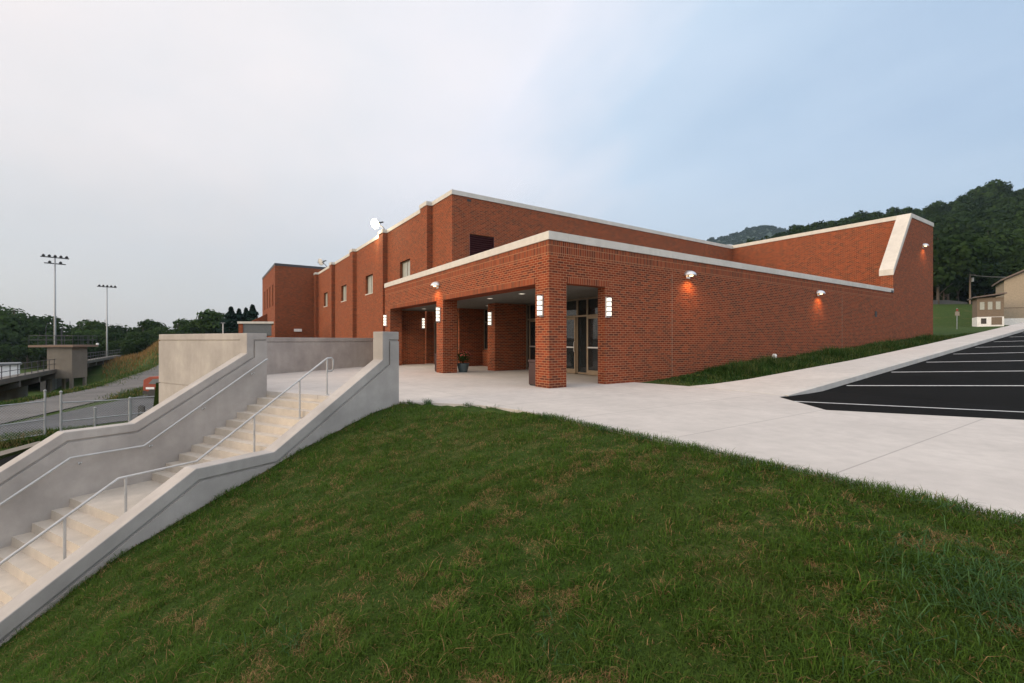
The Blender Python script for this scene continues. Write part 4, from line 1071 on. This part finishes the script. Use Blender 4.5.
# trees
def crown_arrays(seed, rad_, h0, h1, nleaf, size, lobes=16, conifer=False):
    r = np.random.default_rng(seed)
    if conifer:
        t = r.uniform(0, 1, nleaf)**.75; ang = r.uniform(0, 2*pi, nleaf); layer = .78+.22*np.sin(t*46)
        rr = rad_*(1-t)**.9*layer*np.sqrt(r.uniform(.25, 1, nleaf))+.08
        cen = np.stack([rr*np.cos(ang), rr*np.sin(ang), h0+(h1-h0)*t-rr*.18], 1)
        nrm = np.stack([np.cos(ang)*.4, np.sin(ang)*.4, np.full(nleaf, .9)], 1)+r.normal(0, .3, (nleaf, 3))
        return cen, nrm, r.uniform(.6, 1.2, nleaf)*size, r.uniform(0, 1, nleaf)
    cz = (h0+h1)/2; hz_ = (h1-h0)/2; L = []
    for i in range(lobes):
        d_ = r.normal(0, 1, 3); d_ /= np.linalg.norm(d_); k = r.uniform(.35, .78)
        L.append((d_[0]*rad_*k, d_[1]*rad_*k, cz+d_[2]*hz_*k, rad_*r.uniform(.28, .48)))
    L.append((0, 0, cz, rad_*.55)); L = np.array(L)
    w_ = L[:, 3]**2; idx = r.choice(len(L), nleaf, p=w_/w_.sum()); d_ = r.normal(0, 1, (nleaf, 3)); d_ /= np.linalg.norm(d_, axis=1)[:, None]
    k = r.uniform(.62, 1.06, nleaf)[:, None]; cen = L[idx, :3]+d_*L[idx, 3:4]*k*np.array([1, 1, .8])
    tl = np.random.default_rng(seed+5).uniform(-.25, .25, len(L))[idx]
    nrm = d_+r.normal(0, .45, (nleaf, 3))+np.array([0, 0, .35])
    return cen, nrm, r.uniform(.6, 1.25, nleaf)*size, np.clip(r.uniform(.2, .8, nleaf)+tl, 0, 1)
def make_tree(name, label, cat, seed, rad_, h0, h1, nleaf, size, mat, group, conifer=False):
    t = thing(name, label, cat, (0, 0, 0), 0, group)
    rr = random.Random(seed); m = MB()
    m.tube([(0, 0, -1), (.1, 0, h0*.6), (rr.uniform(-.3, .3), rr.uniform(-.3, .3), h0+(h1-h0)*.5), (0, 0, h1*.92)], .035*h1*.6, 7, .04)
    if not conifer:
        for k in range(7):
            a = rr.uniform(0, 6.28); z0 = h0*.75+rr.uniform(0, (h1-h0)*.35); q = rad_*rr.uniform(.5, .8)
            m.tube([(0, 0, z0), (cos(a)*q*.5, sin(a)*q*.5, z0+q*.5), (cos(a)*q, sin(a)*q, z0+q*.85)], .09, 5, .03)
    build_local(m, 'trunk', 'bark', t)
    c_, n_, s_, ti = crown_arrays(seed, rad_, h0, h1, nleaf, size, conifer=conifer)
    me = quads(c_, n_, s_, mat, ti, 'crown'); o = bpy.data.objects.new('crown', me); C.objects.link(o); o.parent = t
    return t
GL = 'trees lining the far side of the sports ground'; GR = 'trees at the foot and on the skyline of the wooded hill'
protoL = [make_tree('deciduous_tree', 'dark leafy tree in the row beyond the sports ground', 'tree', 10+i, r_, 1.5, h_, 3600, .34, mt, GL) for i, (r_, h_, mt) in enumerate([(4.6, 11.5, 'leaf'), (5.2, 12.5, 'leaf'), (4.0, 10.5, 'leaf2'), (5.6, 13, 'leaf')])]
protoC = make_tree('conifer_tree', 'pointed dark conifer beside the far brick building', 'conifer', 31, 6.5, .8, 13, 2600, .34, 'needle', 'conifers beside the far brick building', True)
usedL = set()
def place(proto, px, t, ytop, base=None, label=None, used=usedL, natural=None):
    X = (px-512)/F*t; u, v = cam2w(X, t)
    zb = base if base is not None else (low_z(X, t) if X < 0 else ground_z(u, v))
    zt = H+(HY-ytop)/F*t
    if proto.name in used: o = copy_tree(proto)
    else: used.add(proto.name); o = proto
    k = (zt-zb)/natural
    o.location = (u, v, zb); o.scale = (k*random.uniform(.9, 1.15), k*random.uniform(.9, 1.15), k); o.rotation_euler = (0, 0, random.uniform(0, 6.28))
    if label: o['label'] = label
    return o
nat = [11.5, 12.5, 10.5, 13]
sky = [(-30, 300), (0, 300), (14, 303), (27, 318), (38, 314), (52, 322), (70, 317), (80, 322), (92, 318), (105, 316), (118, 320), (131, 328), (143, 323), (152, 318), (165, 321), (178, 320), (190, 317), (203, 314), (214, 310), (225, 314), (240, 318), (252, 322), (262, 325), (-50, 305), (-75, 300)]
for i, (px, y) in enumerate(sky):
    q = random.randrange(4)
    lab = None
    if px == 0: q = 3; 
    place(protoL[q], px, 118+random.uniform(-6, 10), y+random.uniform(-1, 1.5), base=-5.5, natural=nat[q])
for i in range(26):
    q = random.randrange(4); px = -60+i*12.5+random.uniform(-3, 3)
    place(protoL[q], px, 108+random.uniform(-5, 3), 333+random.uniform(-5, 4), base=-5.5, natural=nat[q])
for px, y in [(231, 307), (239, 309), (246, 308), (252.5, 305)]:
    place(protoC, px, 95+random.uniform(-3, 3), y, base=-3, natural=13)
protoR = [make_tree('deciduous_tree', 'leafy tree on the wooded hillside right of the school', 'tree', 50+i, r_, 2.0, h_, 4200, .42, mt, GR) for i, (r_, h_, mt) in enumerate([(5.2, 12.5, 'leaf'), (6.0, 14, 'leaf'), (5.0, 12, 'leaf2')])]
natR = [12.5, 14, 12]; usedR = set()
for (px, t, y) in [(938, 94, 232), (948, 100, 240), (957, 104, 236), (944, 96, 262), (972, 112, 232), (988, 116, 226), (1003, 114, 232), (1020, 118, 224), (930, 104, 225), (985, 104, 262), (1000, 100, 258), (1016, 103, 252), (1036, 100, 240)]:
    q = random.randrange(3); u_, v_ = at(px, 340, t)[:2]
    place(protoR[q], px, t, y, base=ground_z(u_, v_), used=usedR, natural=natR[q])
for (px, t, y) in [(966, 238, 193), (976, 240, 187), (986, 240, 182), (995, 240, 181), (1006, 240, 186), (1018, 240, 188), (950, 240, 199), (935, 240, 202), (915, 240, 207), (899, 240, 206), (880, 240, 212), (866, 240, 208), (850, 240, 214), (832, 240, 219), (815, 240, 221), (800, 240, 224), (1034, 240, 184)]:
    q = random.randrange(3)
    u_, v_ = at(px, 340, t)[:2]
    place(protoR[q], px, t, y, base=ground_z(u_, v_)-1, used=usedR, natural=natR[q])
# the wood on the hill, one mass
rg = np.random.default_rng(99)
tmpl = [crown_arrays(200+i, 5.6, 1.0, 12.5, 900, .62) for i in range(4)]
tq = []
for _t in tmpl:
    c_, n_, s_, ti = _t; r = rg.normal(0, 1, (len(c_), 3)); a = np.cross(n_, r); a /= np.linalg.norm(a, axis=1)[:, None]; b = np.cross(n_, a); b /= np.linalg.norm(b, axis=1)[:, None]; s1_ = s_[:, None]
    tq.append((np.stack([c_-a*s1_-b*s1_*.2, c_-b*s1_*.75, c_+a*s1_+b*s1_*.15, c_+b*s1_*.8], 1).reshape(-1, 3), np.repeat(ti, 4)))
VV = []; TT = []
def wood(n_, a0, a1, t0, t1, zfun, sc0, sc1, tri=None):
    cnt = 0
    while cnt < n_:
        t = math.sqrt(random.uniform(t0**2, t1**2)); a = random.uniform(a0, a1); X = a*t; u, v = cam2w(X, t)
        cnt += 1
        z = zfun(X, t, u, v)
        if z is None: continue
        V_, ti = tq[random.randrange(4)]; th = random.uniform(0, 6.28); k = random.uniform(sc0, sc1)
        Rm = np.array([[cos(th), -sin(th), 0], [sin(th), cos(th), 0], [0, 0, 1]])
        VV.append((V_*k) @ Rm.T+np.array([u, v, z])); TT.append(np.clip(ti+random.uniform(-.3, .3), 0, 1))
wood(680, .40, 1.42, 104, 262, lambda X, t, u, v: ground_z(u, v)-1.5, .8, 1.15)
V_ = np.concatenate(VV); ti = np.concatenate(TT)
me = mesh_np('hillside_wood', V_, np.arange(len(V_)).reshape(-1, 4), 'leaf', ti); o = bpy.data.objects.new('hillside_wood', me); C.objects.link(o); tag(o, 'dense dark woodland covering the hill behind the school', 'woodland', kind='stuff')
VV = []; TT = []
wood(230, -1.5, -.35, 120, 165, lambda X, t, u, v: -6.0, .55, .8)
V_ = np.concatenate(VV); ti = np.concatenate(TT)
me = mesh_np('lowland_wood', V_, np.arange(len(V_)).reshape(-1, 4), 'leaf', ti); o = bpy.data.objects.new('lowland_wood', me); C.objects.link(o); tag(o, 'dark mass of woodland behind the sports ground', 'woodland', kind='stuff')

# far ridge, beyond the haze
m = MB(); nA, nT = 170, 26; vs = []
rgd = np.random.default_rng(5)
for i in range(nA+1):
    a = -.3+2.2*i/nA
    e = lerp(a, [-.3, .2, .36, .42, .47, .52, .56, .62, .70, .9, 1.9], [10, 110, 235, 262, 275, 300, 303, 290, 270, 240, 200])
    for j in range(nT+1):
        t = 850+1500*j/nT; k = (t-850)/420
        r = min(1, k)**.8 if k < 1 else 1-.5*ss(1, 3.2, k)
        u, v = cam2w(a*t, t); vs.append((u, v, e*1.06*r-4+rgd.uniform(-2, 2)*(0 < j < nT)+3*sin(a*47)*r))
m.add(vs, [(i*(nT+1)+j, i*(nT+1)+j+1, (i+1)*(nT+1)+j+1, (i+1)*(nT+1)+j) for i in range(nA) for j in range(nT)])
M['ridge'] = plain('ridge_woods', (.028, .05, .022), .95, var=.45, scale=.03)
tag(m.build('hills', 'ridge', fix=False), kind='structure')
VV = []; TT = []
def ridge_z(X, t, u, v):
    a = X/t; e = lerp(a, [-.3, .2, .36, .42, .47, .52, .56, .62, .70, .9, 1.9], [10, 110, 235, 262, 275, 300, 303, 290, 270, 240, 200])
    k = (t-850)/420; r = min(1, k)**.8 if k < 1 else 1-.5*ss(1, 3.2, k)
    return e*1.06*r-11+3*sin(a*47)*r
tq = [(v_.reshape(-1, 4, 3)[::4].reshape(-1, 3), t_.reshape(-1, 4)[::4].ravel()) for v_, t_ in tq]
tq = [(((v_.reshape(-1, 4, 3)-v_.reshape(-1, 4, 3).mean(1, keepdims=True))*2.1+v_.reshape(-1, 4, 3).mean(1, keepdims=True)).reshape(-1, 3), t_) for v_, t_ in tq]
wood(1500, .34, .74, 1020, 1290, ridge_z, .8, 1.25)
V_ = np.concatenate(VV); ti = np.concatenate(TT)
me = mesh_np('ridge_wood', V_, np.arange(len(V_)).reshape(-1, 4), 'leaf', ti); o = bpy.data.objects.new('ridge_wood', me); C.objects.link(o); tag(o, 'hazy blue woodland on the distant ridge', 'woodland', kind='stuff')

# ------------------------------------------------------------------ haze
HAZE = 0.00012
if HAZE:
    m = MB(); m.box(-1700, 2600, -1700, 2600, -20, 420); hz = m.build('haze', 'soil'); hz.data.materials.clear()
    hm = bpy.data.materials.new('haze_air'); hm.use_nodes = True; nt = hm.node_tree; nt.nodes.clear()
    out = nt.nodes.new('ShaderNodeOutputMaterial'); pv = nt.nodes.new('ShaderNodeVolumePrincipled')
    pv.inputs['Color'].default_value = (.62, .82, 1.0, 1); pv.inputs['Density'].default_value = HAZE; pv.inputs['Anisotropy'].default_value = .2
    nt.links.new(pv.outputs[0], out.inputs['Volume']); hz.data.materials.append(hm); tag(hz, kind='stuff')

# ------------------------------------------------------------------ light
sunc = np.array((-.93, -.37)); sunc /= np.linalg.norm(sunc); sd = (sunc[0]*R2[0]+sunc[1]*R2[1], sunc[0]*L2[0]+sunc[1]*L2[1]); EL = rad(13)
w = bpy.data.worlds.new('World'); scene.world = w; w.use_nodes = True; nt = w.node_tree
bg = nt.nodes['Background']; skyt = nt.nodes.new('ShaderNodeTexSky'); skyt.sky_type = 'NISHITA'; skyt.sun_disc = False
skyt.sun_elevation = EL; skyt.sun_rotation = math.atan2(sd[0], sd[1]); skyt.air_density = 1.0; skyt.dust_density = 3.0; skyt.ozone_density = 1.5; skyt.altitude = 100
tc = nt.nodes.new('ShaderNodeTexCoord'); sx_ = sepxyz(nt, tc.outputs['Generated'])
# thin cloud veil: noise over a flattened dome
zz_ = mathn(nt, 'MAXIMUM', sx_[2], .03)
vec = comb(nt, mathn(nt, 'DIVIDE', sx_[0], mathn(nt, 'ADD', zz_, .35)), mathn(nt, 'DIVIDE', sx_[1], mathn(nt, 'ADD', zz_, .35)))
cn = noise(nt, vec, 1.1, 6, .5); cn2 = noise(nt, vec, 2.6, 5, .55)
# milky and faintly pink towards the low sun, clear pale blue away from it
dot = mathn(nt, 'ADD', mathn(nt, 'MULTIPLY', sx_[0], float(sd[0])), mathn(nt, 'MULTIPLY', sx_[1], float(sd[1])))
streak = noise(nt, comb(nt, mathn(nt, 'MULTIPLY', sepxyz(nt, vec)[0], 1.4), mathn(nt, 'MULTIPLY', sepxyz(nt, vec)[1], .55)), 1.6, 5, .5)
k = mathn(nt, 'ADD', mathn(nt, 'MULTIPLY', dot, .5), mathn(nt, 'ADD', .5, mathn(nt, 'MULTIPLY', mathn(nt, 'SUBTRACT', streak, .5), .34)))
skyc = ramp(nt, k, [(.03, (1.72, 2.25, 2.95)), (.20, (2.50, 3.05, 3.65)), (.315, (3.78, 3.80, 4.05)), (.50, (3.85, 3.74, 3.76)), (.70, (3.92, 3.66, 3.56))])
soft = ramp(nt, cn2, [(.3, (.95, .965, .985)), (.7, (1.07, 1.035, 1.03))])
skyc = mixc(nt, 1.0, skyc, soft, 'MULTIPLY')
hor = ramp(nt, k, [(.05, (2.00, 2.32, 2.75)), (.35, (2.35, 2.45, 2.66)), (.65, (2.34, 2.26, 2.26))])
horizon = ramp(nt, sx_[2], [(0.0, 1.0), (.16, .72), (.33, .18), (.5, 0.0)])
cc = mixc(nt, horizon, skyc, hor)
col = mixc(nt, .88, skyt.outputs[0], cc)
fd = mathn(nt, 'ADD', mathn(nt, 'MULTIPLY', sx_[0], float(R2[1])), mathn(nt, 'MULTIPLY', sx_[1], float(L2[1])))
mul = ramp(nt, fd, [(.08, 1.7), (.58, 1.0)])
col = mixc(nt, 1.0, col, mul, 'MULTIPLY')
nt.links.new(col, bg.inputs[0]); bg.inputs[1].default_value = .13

sl = bpy.data.lights.new('sun', 'SUN'); sl.energy = 1.2; sl.angle = rad(38); sl.color = (1, .76, .52)
so = bpy.data.objects.new('sun', sl); C.objects.link(so)
dvec = Vector((sd[0]*cos(EL), sd[1]*cos(EL), sin(EL))); so.rotation_euler = dvec.to_track_quat('Z', 'Y').to_euler()

# ------------------------------------------------------------------ camera
cd = bpy.data.cameras.new('camera'); cam = bpy.data.objects.new('camera', cd); C.objects.link(cam)
cam.location = (CU, CV, H); cd.sensor_width = 36; cd.lens = F/1024*36
cd.shift_y = -(341.5-HY)/1024; cd.clip_start = .05; cd.clip_end = 8000
cam.rotation_euler = (pi/2, 0, math.atan2(-R2[1], L2[1]))
scene.camera = cam
scene.view_settings.view_transform = 'Standard'; scene.view_settings.look = 'None'; scene.view_settings.exposure = 1.0; scene.view_settings.gamma = 1.0
scene.render.resolution_x = 1024; scene.render.resolution_y = 683
scene.cycles.volume_bounces = 0; scene.cycles.volume_max_steps = 64
